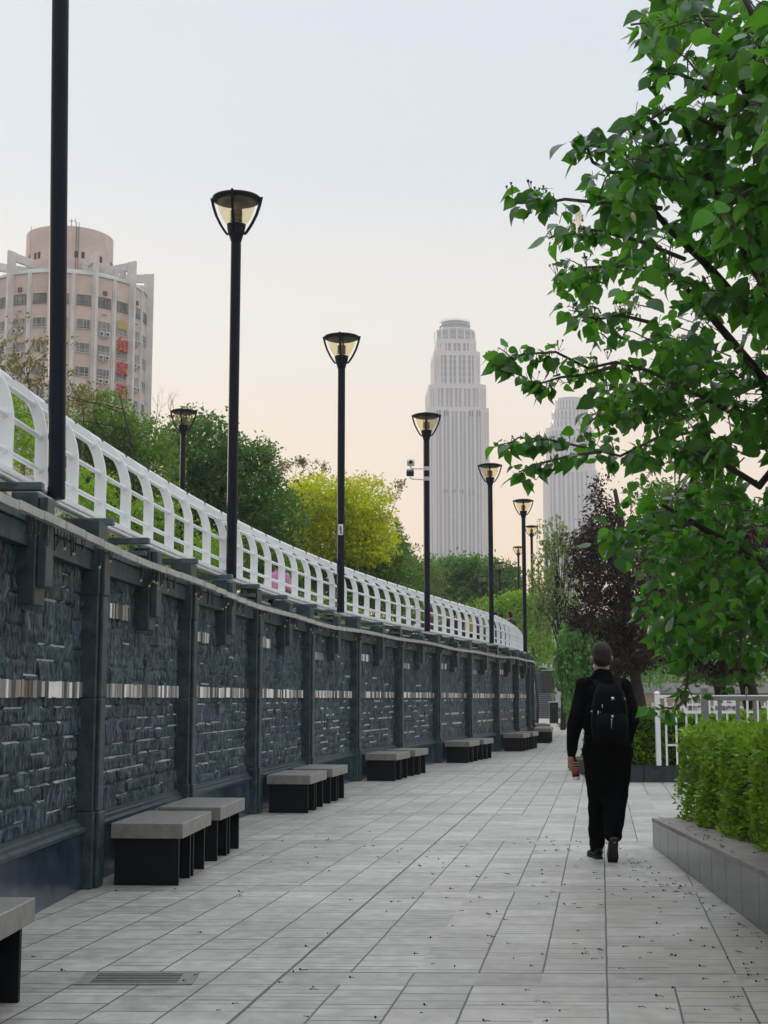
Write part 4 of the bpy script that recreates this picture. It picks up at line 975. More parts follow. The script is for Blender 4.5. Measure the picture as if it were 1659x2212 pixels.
def hbox(mb, a, r0, r1, hw, z0, z1, mi=0):
    a = a-A0*0; Mx = Matrix.Rotation(a, 4, 'Z'); mb.box(-hw, hw, -r1, -r0, z0, z1, mi, Mx)
TOP = hz(600)
n = 72; mb = MB(); mb.lathe([(HR, 0), (HR, TOP), (HR-.35, TOP), (HR-.35, TOP-.6), (.1, TOP-.6)], n); mb.build('wall', M['pinkwall'], hotel, True, 30)
mb = MB(); mb.lathe([(HR+.02, TOP+.02), (HR+.15, TOP+.02), (HR+.10, TOP+.12), (HR-.5, TOP+.75), (HR-.5, TOP+.02)], n, cap=False); mb.build('parapet', M['tray'], hotel, True, 30)
PT = zat(487, HY-5.6)
mb = MB(); mb.lathe([(5.65, TOP-.6), (5.65, PT), (5.45, PT), (5.45, PT-.3), (.1, PT-.3)], 64); drum = mb.build('roof_drum', M['pinkwall'], hotel, True, 30)
for a in (-74, -64, -50, -43, 8, 17, 37, 44.5, 70, 78):
    mb = MB(); hbox(mb, R(a), 5.5, 5.68, .21 if abs(a) < 60 else .18, hz(540), hz(526)); mb.build('drum_window', M['dark'], drum)
for a in (-38, 5, 26, 50):
    mb = MB(); hbox(mb, R(a), 5.5, 5.68, .45, TOP-.5, TOP+1.9); mb.build('drum_door', M['dark'], drum)
HA = 18.
def h2px_angle(x): return x
for k in range(-6, 7):
    ta = R(HA-0+15*k); tall = (k % 2 == 0)
    mb = MB()
    if tall:
        hbox(mb, ta, HR-.4, HR+.85, .17, 0, TOP+3.1); hbox(mb, ta, HR-.25, HR+.18, .33, 0, TOP+.25)
        m2 = MB(); hbox(m2, ta, 5.6, HR-.41, .22, TOP+1.95, TOP+3.0); m2.build('roof_beam', M['finwall'], hotel)
    else:
        hbox(mb, ta, HR-.3, HR+.16, .27, 0, TOP+.10); hbox(mb, ta, HR+.161, HR+.28, .10, 0, TOP+.05)
    mb.build('fin', M['finwall'], hotel)
rows = [hz(387+y/3) for y in (768, 922, 1075, 1228, 1381, 1535)]
rw = random.Random(2)
for k in range(-7, 7):
    a = R(HA+7.5+15*k)
    if abs(math.degrees(a)) > 80: continue
    for ri, zt in enumerate(rows):
        hw = .86; z0 = zt-1.28
        mb = MB(); hbox(mb, a, HR-.3, HR+.015, hw, z0, zt); pane = mb; 
        fr = MB(); t = .045
        hbox(fr, a, HR+.016, HR+.06, hw, zt-t*1.4, zt); hbox(fr, a, HR+.016, HR+.10, hw+.05, z0-.05, z0+t)
        Mx = Matrix.Rotation(a, 4, 'Z')
        xs_ = [-hw+.03, hw-.03, -hw*.42, hw*.36] if (k+ri) % 3 else [-hw+.03, hw-.03, 0, hw*.5]
        for x in xs_: fr.box(x-.028, x+.028, -HR-.06, -HR-.016, z0+t, zt-t*1.4, 0, Mx)
        fr.box(-hw+.065, hw-.065, -HR-.05, -HR-.017, z0+.33, z0+.39, 0, Mx)
        w = fr.build('window', M['winframe'] if ri else M['steel'], hotel); pane.build('pane', M['pane'], w)
        if k % 2 == 0 and ri > 0:
            for x in (-.42, .42):
                m2 = MB(); m2.box(x-.27, x+.27, -HR-.42, -HR-.02, z0-.66, z0-.12, 0, Mx, .02); ac = m2.build('air_conditioner', M['acunit'], hotel)
                m2 = MB(); m2.lathe([(.01, 0), (.19, 0), (.19, .012), (.01, .012)], 14, M=Mx @ Matrix.Translation((x-.05, -HR-.435, z0-.39)) @ Matrix.Rotation(R(-90), 4, 'X')); m2.build('fan_grille', M['dark'], ac)
        if k % 2 == 0:
            m2 = MB(); m2.box(-.32, .32, -HR-.22, -HR-.02, z0-.92, z0-.84, 0, Mx); m2.build('ledge_shelf', M['tray'], hotel)
            if ri == 0: m2 = MB(); m2.box(-.25, .25, -HR-.25, -HR-.02, zt+.35, zt+.85, 0, Mx); m2.build('vent_box', mat('rusty_box', (.16, .08, .05), .8), hotel)
mb = MB(); mb.box(-1.1, -.4, -.5, .5, PT-.2, hz(466), 0); mb.build('roof_tank', M['finwall'], hotel)
mb = MB()   # aerials, ladder, roof pipes
for (x, y0, y1) in ((155, 487, 425), (158, 487, 455)):
    lx = xat(x, HY, 460)-HX; mb.tube([(lx, 0, PT-.3), (lx, 0, hz(y1))], .05, 5)
lx = xat(150, HY, 430)-HX
for zz in (hz(430), hz(459)): mb.tube([(lx, 0, zz), (lx+1.0, .2, zz+.15)], .035, 5); mb.tube([(lx+.9, .1, zz-.45), (lx+.9, .1, zz+.5)], .035, 5); mb.tube([(lx+.4, .1, zz-.3), (lx+.4, .1, zz+.3)], .03, 5)
for lx in (.75, 1.05, -5.0): mb.tube([(lx, -5.72 if lx > -4 else -2.6, TOP), (lx, -5.72 if lx > -4 else -2.6, PT+.5)], .045, 5)
mb.build('aerial', M['steel'], hotel)
for a in (-48, -20, 12, 38, 46):
    mb = MB(); hbox(mb, R(a), HR-1.2, HR-.7, .3, TOP+.3, TOP+1.6+.5*math.sin(a)); mb.build('roof_equipment', M['acunit'], hotel)
aS = R(HA+15*1+7.5)       # lettering column
Mx = Matrix.Rotation(aS, 4, 'Z')
for ch, yt in (('如', 1020), ('家', 1172), ('酒', 1322), ('店', 1475)):
    zc = (hz(387+yt/3)+hz(387+(yt+78)/3))/2; p = Mx @ Vector((0, -HR-.28, zc))
    text('red_letter', ch, 1.95, p, (math.pi/2, 0, aS), M['red'], hotel, .12, .98, .030)
mb = MB(); zt = hz(387+880/3); zb = hz(387+945/3); mb.add([Mx @ Vector((x, -HR-.10, z)) for x, z in ((-.8, zb), (.8, zb), (.8, zt-.35), (.0, zt), (-.8, zt-.35))], [(0, 1, 2, 3, 4)])
mb.add([Mx @ Vector((x, -HR-.02, z)) for x, z in ((-.8, zb), (.8, zb), (.8, zt-.35), (.0, zt), (-.8, zt-.35))], [(4, 3, 2, 1, 0)]); mb.build('yellow_sign_panel', mat('faded_yellow_panel', (.48, .36, .14), .6), hotel)
# ------------------------------------------------------------------ towers
M['tower'] = mat('pale_tower_stone', (.62, .58, .58), .7, var=.05, vscale=.05)
def towerglass(name, c0, c1, fh, pw):
    g = NG(name); tc = g.n.new('ShaderNodeTexCoord'); sp = g.n.new('ShaderNodeSeparateXYZ'); g.l.new(tc.outputs['Object'], sp.inputs[0])
    fl = g.line(sp.outputs[2], fh, fh*.22); w = g.white(g.vec(g.op('FLOOR', g.op('DIVIDE', g.op('ADD', sp.outputs[0], g.op('MULTIPLY', sp.outputs[1], .7)), pw)), g.op('FLOOR', g.op('DIVIDE', sp.outputs[2], fh)), 0.))
    a = g.mix(g.op('MULTIPLY', w, .5), c0, c1); b = g.mix(g.op('MULTIPLY', fl, .75), a, (.36, .36, .38)); g.l.new(b, g.b.inputs['Base Color']); g.b.inputs['Roughness'].default_value = .3; return g.m
M['tglass'] = towerglass('tower_windows', (.30, .34, .40), (.42, .47, .53), 4.0, 1.8)
M['tglass_dark'] = towerglass('tower_windows_upper', (.16, .20, .22), (.24, .29, .31), 4.0, 1.8)
def tier(parent, w, z0, z1, nr, chf=.22, glass='tglass', rd=.9, name='tier', corner=True):
    """chamfered square storey block: glass core with stone piers and a stone cap"""
    h = w/2; c = h*chf
    def pol(h, c): return [(-h+c, -h), (h-c, -h), (h, -h+c), (h, h-c), (h-c, h), (-h+c, h), (-h, h-c), (-h, -h+c)]
    mb = MB(); P_ = pol(h-rd, c); mb.add([(x, y, z0) for x, y in P_]+[(x, y, z1-1) for x, y in P_], [(i, (i+1) % 8, 8+(i+1) % 8, 8+i) for i in range(8)]+[tuple(range(8, 16))])
    o = mb.build(name, M[glass], parent)
    mb = MB(); P_ = pol(h, c); mb.add([(x, y, z1-3.0) for x, y in P_]+[(x, y, z1) for x, y in P_], [(i, (i+1) % 8, 8+(i+1) % 8, 8+i) for i in range(8)]+[tuple(range(8, 16)), tuple(range(8))[::-1]]); mb.build('cornice', M['tower'], o)
    mb = MB()
    for s in range(4):
        Mx = Matrix.Rotation(math.pi/2*s, 4, 'Z'); L = 2*(h-c)
        for k in range(nr+1):
            x = -L/2+L*k/nr; pw = L/nr*(.15 if k % 2 else .27); x = max(-L/2+pw, min(L/2-pw, x)); mb.box(x-pw, x+pw, -h, -h+rd+.2, z0, z1-3.01, 0, Mx)
        # corner piers
        if corner:
            for k in (0, 1, 2):
                f = (k+.5)/3; p = Vector((h-c+c*f, -h+c*f, 0)); mb.box(-c*.16, c*.16, -.05, rd+.4, z0, z1-3.01, 0, Mx @ Matrix.Translation(p) @ Matrix.Rotation(math.pi/4, 4, 'Z'))
    mb.build('piers', M['tower'], o); return o
T1Y = 880.; t1 = empty('tower', (xat(985, T1Y, 1100), T1Y, 0), R(3), 'tall pale stepped skyscraper with a round crown, right of the centre', 'skyscraper')
k1 = T1Y/2975.
def tz(y): return zat(y, T1Y-18)
tier(t1, 134*k1, 0, tz(880), 12); tier(t1, 124*k1, tz(880), tz(829), 10)
tier(t1, 101*k1, tz(829), tz(755), 8, .2, 'tglass_dark'); tier(t1, 87*k1, tz(755), tz(727), 6, .28, 'tglass_dark')
mb = MB(); mb.lathe([(44*k1, tz(727)), (44*k1, tz(704)), (40*k1, tz(700)), (1, tz(700))], 16); o = mb.build('upper_drum', M['tglass_dark'], t1)
mb = MB()
for a in range(16): mb.box(-.5, .5, -44.8*k1, -43*k1, tz(727), tz(702), 0, Matrix.Rotation(a*math.pi/8, 4, 'Z'))
mb.build('piers', M['tower'], o)
mb = MB(); mb.lathe([(30*k1, tz(702)), (30*k1, tz(693)), (34*k1, tz(691)), (34*k1, tz(684)), (33*k1, tz(683)), (1, tz(683))], 40); mb.build('crown_ring', M['tglass_dark'], t1)
mb = MB()
for a in range(40): mb.tube([(33*k1*math.cos(a*.157), 33*k1*math.sin(a*.157), tz(683)), (33*k1*math.cos(a*.157), 33*k1*math.sin(a*.157), tz(680))], .12, 4)
for a in range(40): mb.tube([(33*k1*math.cos(a*.157), 33*k1*math.sin(a*.157), tz(680)), (33*k1*math.cos(a*.157+.157), 33*k1*math.sin(a*.157+.157), tz(680))], .12, 4)
mb.build('crown_rail', M['tower'], t1)
mb = MB(); rr = random.Random(4)
for x in (-45, -40, -30, -25, 25, 30, 40, 45):
    mb.box(x*k1-1.2*k1, x*k1+1.2*k1, -67.6*k1, -67*k1, tz(900), tz(887))
for x in (-32, -26, -14, -8, 2, 8, 22, 30): mb.box(x*k1-.8*k1, x*k1+.8*k1, -67.6*k1, -67*k1, tz(1068+rr.uniform(-4, 4)), tz(1058))
mb.build('dark_louvre', M['steel'], t1)
T2Y = 1080.; t2 = empty('tower', (xat(1235, T2Y, 1100), T2Y, 0), R(-14), 'shorter distant skyscraper with three round terraces, partly behind leaves', 'skyscraper')
k2 = T2Y/2975.
def tz(y): return zat(y, T2Y-18)
tier(t2, 112*k2, 0, tz(1012), 9); tier(t2, 98*k2, tz(1012), tz(921), 8)
for (w, a, b) in ((84, 921, 900), (79, 905, 878), (62, 882, 853)):
    mb = MB(); mb.lathe([(w/2*k2-1, tz(a)), (w/2*k2-1, tz(b)-3), (w/2*k2, tz(b)-3), (w/2*k2, tz(b)), (1, tz(b))], 40); o = mb.build('round_terrace', M['tglass'], t2)
    mb = MB()
    for q in range(28): mb.box(-.7, .7, -w/2*k2-.2, -w/2*k2+1, tz(a), tz(b)-1, 0, Matrix.Rotation(q*math.pi/14, 4, 'Z'))
    mb.build('piers', M['tower'], o)
# far low buildings that close the view
def block(px0, px1, ytop, Y, lab, m, nw=8, nf=5, base=0):
    x0, x1 = xat(px0, Y), xat(px1, Y); zt = zat(ytop, Y); b = empty('apartment_building', ((x0+x1)/2, Y, base), 0, lab, 'building'); w = (x1-x0)/2; zt -= base
    mb = MB(); mb.box(-w, w, 0, 18, 0, zt); mb.build('wall', m, b); mb = MB(); mb.box(-w-.3, w+.3, -.3, 18.3, zt, zt+.8); mb.build('roof', M['tower'], b)
    for i in range(nw):
        for j in range(nf):
            mb = MB(); cx = -w+2*w*(i+.5)/nw; cz = zt*(j+.55)/nf; mb.box(cx-w/nw*.6, cx+w/nw*.6, -.08, -.02, cz-zt/nf*.25, cz+zt/nf*.25); mb.build('window', M['pane'], b)
block(1160, 1262, 1338, 260, 'low white building glimpsed between the far stairs and the plum tree', mat('white_block', (.55, .57, .6), .7), 6, 4)
block(1360, 1700, 1440, 300, 'long low grey building far behind the right hand trees', mat('grey_block', (.40, .40, .42), .7), 20, 3)
# ------------------------------------------------------------------ trees
LM = {'dark': leafmat('dark_green_leaf', (.010, .045, .012), (.12, .30, .045), .3, (.28, .52, .05), .5, .5, 1.5),
      'yellow': leafmat('yellow_green_leaf', (.17, .30, .005), (.76, .82, .010), .42, (.95, .85, .02), .55, .6),
      'mid': leafmat('mid_green_leaf', (.016, .07, .014), (.20, .38, .04), .32, (.30, .48, .05), .5, .5, 1.4),
      'olive': leafmat('olive_leaf', (.08, .12, .04), (.20, .26, .09), .3, None, .5, .5),
      'bright': leafmat('bright_green_leaf', (.08, .22, .015), (.28, .50, .03), .35, (.5, .75, .04), .5, .6),
      'willow': leafmat('willow_leaf', (.10, .18, .05), (.28, .38, .13), .35, None, .5, .6),
      'willowdark': leafmat('weeping_willow_leaf', (.05, .17, .045), (.19, .42, .10), .38, None, .5, .6),
      'plum': leafmat('plum_leaf', (.009, .006, .005), (.052, .028, .018), .2, (.14, .045, .03), .5, .8),
      'pear': leafmat('pear_leaf', (.003, .021, .009), (.046, .22, .022), .36, (.23, .68, .04), .26, 1.1, 2.0),
      'twigleaf': leafmat('sparse_leaf', (.10, .10, .03), (.22, .20, .05), .3)}
def tree(name, lab, Y, px, ytop, ybase_z, blobs, leafm, ncl, per, clr, ls, cat='tree', r0=.14, k=16, tz_=None, group='trees beyond the terrace', droop=.1, barkm='bark', kind='quad', out=.35):
    """blobs given as (x px, y px, half width px, half height px, depth radius in metres) at depth Y"""
    s = Y/2985.; bx = xat(px, Y); o = empty(name, (bx, Y, ybase_z), 0, lab, cat, group)
    B = [(xat(a, Y, b)-bx, dy, zat(b, Y)-ybase_z, w*s, dr, h*s) for (a, b, w, h, dr, dy) in blobs]
    C = crown('crown', o, LM[leafm], B, ncl, per, clr, ls, kind, droop, out)
    zt = max(b[2]+b[5]*.4 for b in B) if tz_ is None else tz_-ybase_z
    cxm = sum(b[0] for b in B)/len(B)
    limbs(o, M[barkm], (0, 0, -.02), (cxm*.6, 0, zt), C, r0, k); return o
def twigs(lab, Y, px, py0, zbase, spans, r=.02, leafm=None, seed=1, spread=.5, cat='tree'):
    """nearly bare crown: forked thin branches with a few leaves"""
    rr = random.Random(seed); bx = xat(px, Y); o = empty('bare_tree', (bx, Y, zbase), 0, lab, cat, 'nearly bare trees'); mb = MB(); tips = []
    def grow(p, d, L, r, dep):
        n = 4; pts = [p]
        for i in range(n):
            d = (d+Vector((rr.gauss(0, .16), rr.gauss(0, .16), rr.gauss(.02, .1)))).normalized(); pts.append(pts[-1]+d*L/n)
        mb.tube(pts, [r*(1-.5*i/n) for i in range(n+1)], 5)
        if dep == 0: tips.append(pts[-1]); tips.append(pts[-2]); return
        for k in range(rr.choice([2, 3, 3])):
            q = pts[rr.choice([2, 3, 4])]; e = (d+Vector((rr.gauss(0, spread), rr.gauss(0, spread), rr.gauss(.1, spread*.6)))).normalized(); grow(q, e, L*rr.uniform(.6, .85), r*.52, dep-1)
    for (ax, ay, L) in spans:
        t = Vector((xat(ax, Y, ay)-bx, rr.uniform(-.6, .6), zat(ay, Y)-zbase)); p0 = Vector((0, 0, 0)); m = p0.lerp(t, .5)+Vector((0, 0, .3)); mb.tube([p0, m, t], [r*3, r*2.2, r*1.6], 6)
        grow(t, (t-m).normalized(), L, r*1.3, 4)
    mb.build('trunk', M['twig'], o, True)
    if leafm:
        P = np.array([list(t) for t in tips for _ in range(3)]); P += RNG.normal(size=P.shape)*.05; n = len(P)
        leaves('crown', P, rnd_dir(n, (0, 0, -.3)), rnd_dir(n, (0, 0, 1)), .09*(.5+RNG.random(n)), LM[leafm], o)
    return o
T = TZ
tree('leafy_tree', 'green tree directly in front of the hotel under its red lettering', 40, 240, 0, T, [(225, 935, 85, 85, 1.3, 0), (300, 985, 85, 95, 1.4, .3), (190, 1010, 70, 90, 1.2, 0), (260, 1100, 130, 100, 1.4, 0)], 'mid', 800, 26, .30, .125, k=18, r0=.12)
tree('leafy_tree', 'large dark green tree behind the lone terrace lamp', 46, 470, 0, T, [(430, 975, 95, 85, 1.8, 0), (500, 1060, 115, 120, 2.0, .5), (380, 1080, 90, 100, 1.8, 0), (590, 1130, 75, 90, 1.6, 0), (470, 1180, 170, 90, 1.8, 0), (395, 930, 55, 55, 1.2, 0), (560, 1010, 50, 65, 1.2, 0)], 'dark', 1300, 28, .34, .135, k=26, r0=.2)
tree('shrub', 'bright green shrubs low behind the balustrade at the left', 30, 330, 0, T, [(300, 1130, 120, 50, .8, 0), (200, 1060, 60, 50, .8, 0), (430, 1190, 90, 45, .8, 0), (60, 960, 80, 60, .8, 0), (20, 870, 50, 50, .7, 0)], 'bright', 480, 24, .2, .085, cat='shrub', r0=.05, k=20)
tree('shrub', 'dark green shrubs behind the balustrade left of the yellow tree', 36, 560, 0, T, [(520, 1210, 90, 50, .9, 0), (600, 1225, 60, 45, .9, 0)], 'mid', 260, 24, .2, .085, cat='shrub', r0=.05, k=12)
tree('yellow_tree', 'yellow-green tree at the centre left behind the third lamp', 50, 745, 0, T, [(700, 1090, 90, 62, 1.7, 0), (785, 1100, 62, 72, 1.5, 0), (735, 1160, 115, 75, 1.8, .4), (650, 1130, 48, 60, 1.2, 0), (800, 1180, 58, 55, 1.4, 0), (640, 1075, 36, 45, 1., 0)], 'yellow', 1250, 24, .32, .12, k=22, r0=.16)
tree('leafy_tree', 'dull olive green loose tree between the yellow tree and the fourth lamp', 62, 865, 0, T, [(870, 1255, 52, 52, 1.6, 0), (915, 1265, 45, 55, 1.6, 0), (820, 1270, 40, 40, 1.4, 0), (760, 1270, 60, 35, 1.4, 0)], 'olive', 420, 24, .34, .14, k=14)
tree('cypress', 'narrow dark cypress tip beside the yellow tree', 70, 872, 0, T, [(858, 1165, 9, 46, .5, 0), (876, 1185, 9, 34, .5, 0), (866, 1215, 16, 40, .6, 0)], 'dark', 160, 22, .2, .12, k=4, r0=.08)
tree('leafy_tree', 'dense green tree mass below the tall tower', 80, 1010, 0, T, [(975, 1245, 52, 48, 2.4, 0), (1045, 1250, 58, 50, 2.4, 0), (1010, 1290, 80, 50, 2.6, 0), (1095, 1270, 38, 52, 2., 0), (940, 1280, 38, 45, 2., 0)], 'dark', 900, 26, .42, .19, k=16, r0=.25)
tree('shrub', 'bright yellow-green shrubs among the tiny far lamps', 60, 1100, 0, T, [(1060, 1318, 34, 26, 1., 0), (1110, 1310, 36, 34, 1., 0), (1145, 1340, 26, 52, 1., 0)], 'bright', 300, 22, .26, .12, cat='shrub', r0=.06, k=8)
tree('leafy_tree', 'bright green small tree beyond the end of the balustrade', 66, 1158, 0, 0, [(1160, 1370, 30, 40, 1., 0), (1148, 1320, 26, 40, 1., 0), (1172, 1400, 22, 25, .8, 0)], 'bright', 300, 22, .28, .13, r0=.08, k=8)
B = []
for i in range(26):
    p = W(2.2+i*.47, -6.5+math.sin(i*2.1)*.8); B.append((p.x, p.y, .8, 1.1, 1.1, 1.0+.35*math.sin(i*1.9)))
for px_ in range(560, 910, 22): B.append((xat(px_, 50), 51+math.sin(px_)*1.0, 3.0, 1.0, 1.2, 1.25))
for px_ in range(620, 1140, 24): B.append((xat(px_, 54), 54+math.sin(px_)*1.2, .9, 1.0, 1.2, 1.35+.25*math.sin(px_*.9)))
o = empty('shrub', (0, 0, T), 0, 'long dark belt of shrubs across the terrace behind the balustrade', 'shrub')
C = crown('foliage', o, LM['mid'], B, 4200, 22, .3, .12); mb = MB()
for b in B[::2]: mb.tube([(b[0], b[1], 0), (b[0]+.1, b[1], 1.2)], .05, 5)
mb.build('stem', M['bark'], o)
# willows
def willow(lab, Y, px, zb, heads, leafm, n, L, ls, r0=.16, per=26, dens=.1):
    s = Y/2985.; bx = xat(px, Y); o = empty('willow_tree', (bx, Y, zb), 0, lab, 'tree', 'willow trees'); P = []; D = []; mb = MB(); rr = random.Random(n); top = None
    pts0 = [(xat(a, Y, b)-bx, zat(b, Y)-zb, w*s, h*s) for a, b, w, h in heads]; zt = max(p[1] for p in pts0)
    mb.tube([(0, 0, 0), (.1, 0, zt*.35), (-.05, .1, zt*.7)], [r0, r0*.75, r0*.45], 9)
    for i in range(n):
        a, b, w, h = pts0[rr.randrange(len(pts0))]; th = rr.uniform(0, 6.28); q = rr.random()**.5
        p = Vector((a+math.cos(th)*q*w, math.sin(th)*q*max(w, .8), b+rr.uniform(-1, 1)*h)); l = L*rr.uniform(.5, 1.2); x, y = rr.gauss(0, .12), rr.gauss(0, .12)
        if i % 6 == 0: c = Vector((0, .05, zt*rr.uniform(.35, .7))); mb.tube([c, c.lerp(p, .5)+Vector((0, 0, .35)), p], [r0*.25, r0*.15, .012], 5)
        pts = [p+Vector((x*t, y*t, .15*math.sin(t*3)-l*t*t*.6-l*t*.4)) for t in (0, .25, .5, .75, 1)]
        if i % 2 == 0: mb.tube(pts, .006, 4)
        for j in range(per):
            t = rr.random(); k = min(3, int(t*4)); P.append(pts[k].lerp(pts[k+1], t*4-k)+Vector((rr.gauss(0, .035), rr.gauss(0, .035), 0))); D.append((rr.gauss(0, .45), rr.gauss(0, .45), -1))
    mb.build('trunk', M['bark'], o, True); P = np.array([list(p) for p in P]); m_ = len(P)
    leaves('crown', P, np.array(D), rnd_dir(m_), ls*(.6+.8*RNG.random(m_)), LM[leafm], o); return o
willow('pale airy willow between the last lamps and the plum tree', 58, 1215, 0, [(1190, 1150, 35, 40), (1225, 1190, 40, 50), (1170, 1230, 28, 40), (1215, 1280, 45, 40), (1175, 1310, 20, 30)], 'willow', 330, 1.5, .12, .12, 18)
willow('dark weeping willow hanging behind the walking person', 48, 1330, 0, [(1250, 1360, 45, 25), (1330, 1350, 55, 22), (1400, 1370, 45, 30), (1230, 1420, 28, 25), (1290, 1390, 40, 20)], 'willowdark', 640, 1.5, .12, .2, 30)
# plum-leaved trees
tree('plum_tree', 'tall maroon plum-leaved tree above the walking person', 34, 1384, 0, 0, [(1300, 1075, 30, 45, .5, 0), (1310, 1150, 62, 55, .8, 0), (1290, 1200, 66, 45, .8, .2), (1318, 1250, 86, 60, 1.0, 0), (1300, 1330, 80, 50, 1.0, 0), (1390, 1360, 90, 70, 1.3, 0), (1228, 1165, 26, 12, .3, 0), (1350, 1420, 60, 35, 1.0, 0)], 'plum', 1000, 22, .2, .085, k=30, r0=.17, group='maroon trees', droop=.2)
tree('plum_tree', 'second maroon tree mostly hidden behind the pear leaves at the right', 27, 1632, 0, 0, [(1500, 1100, 50, 60, .9, 0), (1560, 1230, 110, 110, 1.4, 0), (1470, 1290, 80, 90, 1.1, .3), (1560, 1370, 130, 80, 1.5, 0), (1650, 1300, 80, 130, 1.4, 0), (1460, 1400, 55, 45, .9, 0)], 'plum', 1500, 26, .24, .09, k=34, r0=.2, group='maroon trees', droop=.2)
tree('leafy_tree', 'dark green tree behind the second maroon tree at the right', 36, 1560, 0, 0, [(1430, 1150, 60, 110, 1.4, 0), (1520, 1200, 110, 150, 1.8, 0), (1620, 1250, 90, 170, 1.8, 0), (1440, 1330, 60, 100, 1.2, 0), (1570, 1420, 110, 60, 1.5, 0)], 'dark', 1500, 26, .30, .12, k=20, r0=.2, group='trees beyond the hedge')
# bare trees
twigs('bare twiggy tree with a few leaves before the hotel at the left edge', 34, 20, 0, T, [(10, 930, .9), (40, 900, .9), (80, 950, .7), (-20, 860, .9), (60, 860, .8)], .020, 'twigleaf', 3)
twigs('bare twiggy tree beside the nearest lamp post', 37, 160, 0, T, [(165, 980, .8), (205, 1000, .8), (185, 930, .7)], .018, 'twigleaf', 5)
twigs('bare pinkish twigs rising between the two dark green trees', 48, 345, 0, T, [(340, 930, .6), (365, 910, .5)], .014, None, 8, .35)
twigs('sparse long twigs sticking out above the yellow tree', 51, 690, 0, T, [(650, 1070, .6), (690, 1060, .55), (845, 1110, .5)], .014, 'twigleaf', 11, .4)
# far wooded belt that hides the horizon
mb_ = empty('far_trees', (0, 200, 0)); COL.objects.unlink(mb_); bpy.data.objects.remove(mb_)
def belt(lab, x0, x1, Y, h, ncl):
    B = []; x = x0; rr = random.Random(int(Y))
    while x < x1: q = h*rr.uniform(.35, .55); B.append((x, Y+rr.uniform(-8, 8), h*rr.uniform(.4, .55), q*1.2, q, h*rr.uniform(.4, .55))); x += q*1.2
    o = bpy.data.objects.new('tmp', None); C = None
    before = set(bpy.data.objects); crown('far_trees', None, LM['mid'], B, ncl, 14, h*.14, h*.06)
    bpy.data.objects.remove(o)
    ob = [q for q in bpy.data.objects if q not in before and q.type == 'MESH'][0]; tag(ob, lab, 'trees', kind='stuff')
belt('far wood of green trees closing the view behind the terrace', -150, 40, 150, 9, 1500)
belt('far row of trees beyond the road at the right', 20, 150, 190, 9, 1100)
# ------------------------------------------------------------------ the near pear tree
pear = empty('pear_tree', (3.55, 8.4, PH-.05), 0, 'large broad-leaved pear tree filling the right side, branches reaching over the path', 'tree')
PB = Vector((3.55, 8.4, PH-.05)); rr = random.Random(21)
def ydep(x, y):
    a = 4.9+max(0, min(1, (y-150)/900))*3.0; return a
def PW(x, y, d=None): return at(x, y, ydep(x, y) if d is None else d)-PB
REG = [(1375, -60), (1378, 60), (1392, 110), (1384, 145), (1402, 190), (1430, 212), (1480, 222), (1478, 240), (1402, 246), (1396, 285), (1345, 302), (1310, 335), (1280, 372), (1262, 420), (1245, 445), (1200, 488), (1176, 520), (1210, 540), (1262, 560), (1212, 585), (1215, 612), (1300, 615), (1320, 650), (1262, 660), (1268, 690), (1282, 740), (1330, 765), (1292, 800), (1280, 850), (1262, 905), (1330, 950), (1345, 990), (1345, 1030), (1330, 1060), (1360, 1100), (1300, 1130), (1295, 1180), (1350, 1200), (1400, 1240), (1362, 1300), (1395, 1345), (1418, 1390), (1470, 1440), (1500, 1420), (1560, 1400), (1640, 1440), (1760, 1440), (1760, -60)]
def inside(x, y, P_=REG):
    c = False; j = len(P_)-1
    for i in range(len(P_)):
        (xi, yi), (xj, yj) = P_[i], P_[j]
        if (yi > y) != (yj > y) and x < (xj-xi)*(y-yi)/(yj-yi)+xi: c = not c
        j = i
    return c
LP, LD, LN, LSZ = [], [], [], []
tw = MB()
def addleaf(p, out, sz):
    d = Vector((out.x*.6+rr.gauss(0, .5), out.y*.6+rr.gauss(0, .5), -.55+rr.gauss(0, .45))); d.normalize()
    nn = Vector((rr.gauss(0, .6), rr.gauss(-.35, .6), rr.gauss(.6, .5)))
    st = p+d*.02; LP.append(list(st)); LD.append(list(d)); LN.append(list(nn)); LSZ.append(sz)
def shoot(pts, nleaf, sz=.075, r=.006, spread=.02, pers=.0):
    """a leafy shoot: stem polyline with leaves set along its outer part, in rosettes"""
    tw.tube(pts, [r*(1-.6*i/(len(pts)-1)) for i in range(len(pts))], 5)
    for k in range(nleaf):
        t = rr.random()**.7; t = .12+.88*t; q = t*(len(pts)-1); i = min(int(q), len(pts)-2); p = pts[i].lerp(pts[i+1], q-i)
        a = (pts[i+1]-pts[i]).normalized(); o = Vector((rr.gauss(0, 1), rr.gauss(0, 1), rr.gauss(0, .7))); o = (o-a*o.dot(a)).normalized()
        s = p+o*rr.uniform(.01, .035+spread); tw.tube([p, s], .0016, 3, cap=False); addleaf(s, o+a*.6, sz*rr.uniform(.45, 1.3))
def fruit(p):
    for k in range(rr.choice([2, 3, 4])):
        d = Vector((rr.gauss(0, .4), rr.gauss(0, .4), 1)).normalized(); e = p+d*.05; tw.tube([p, e], .0013, 4); tw.lathe([(.0015, -.004), (.004, .002), (.006, .008), (.0015, .009)], 5, e)
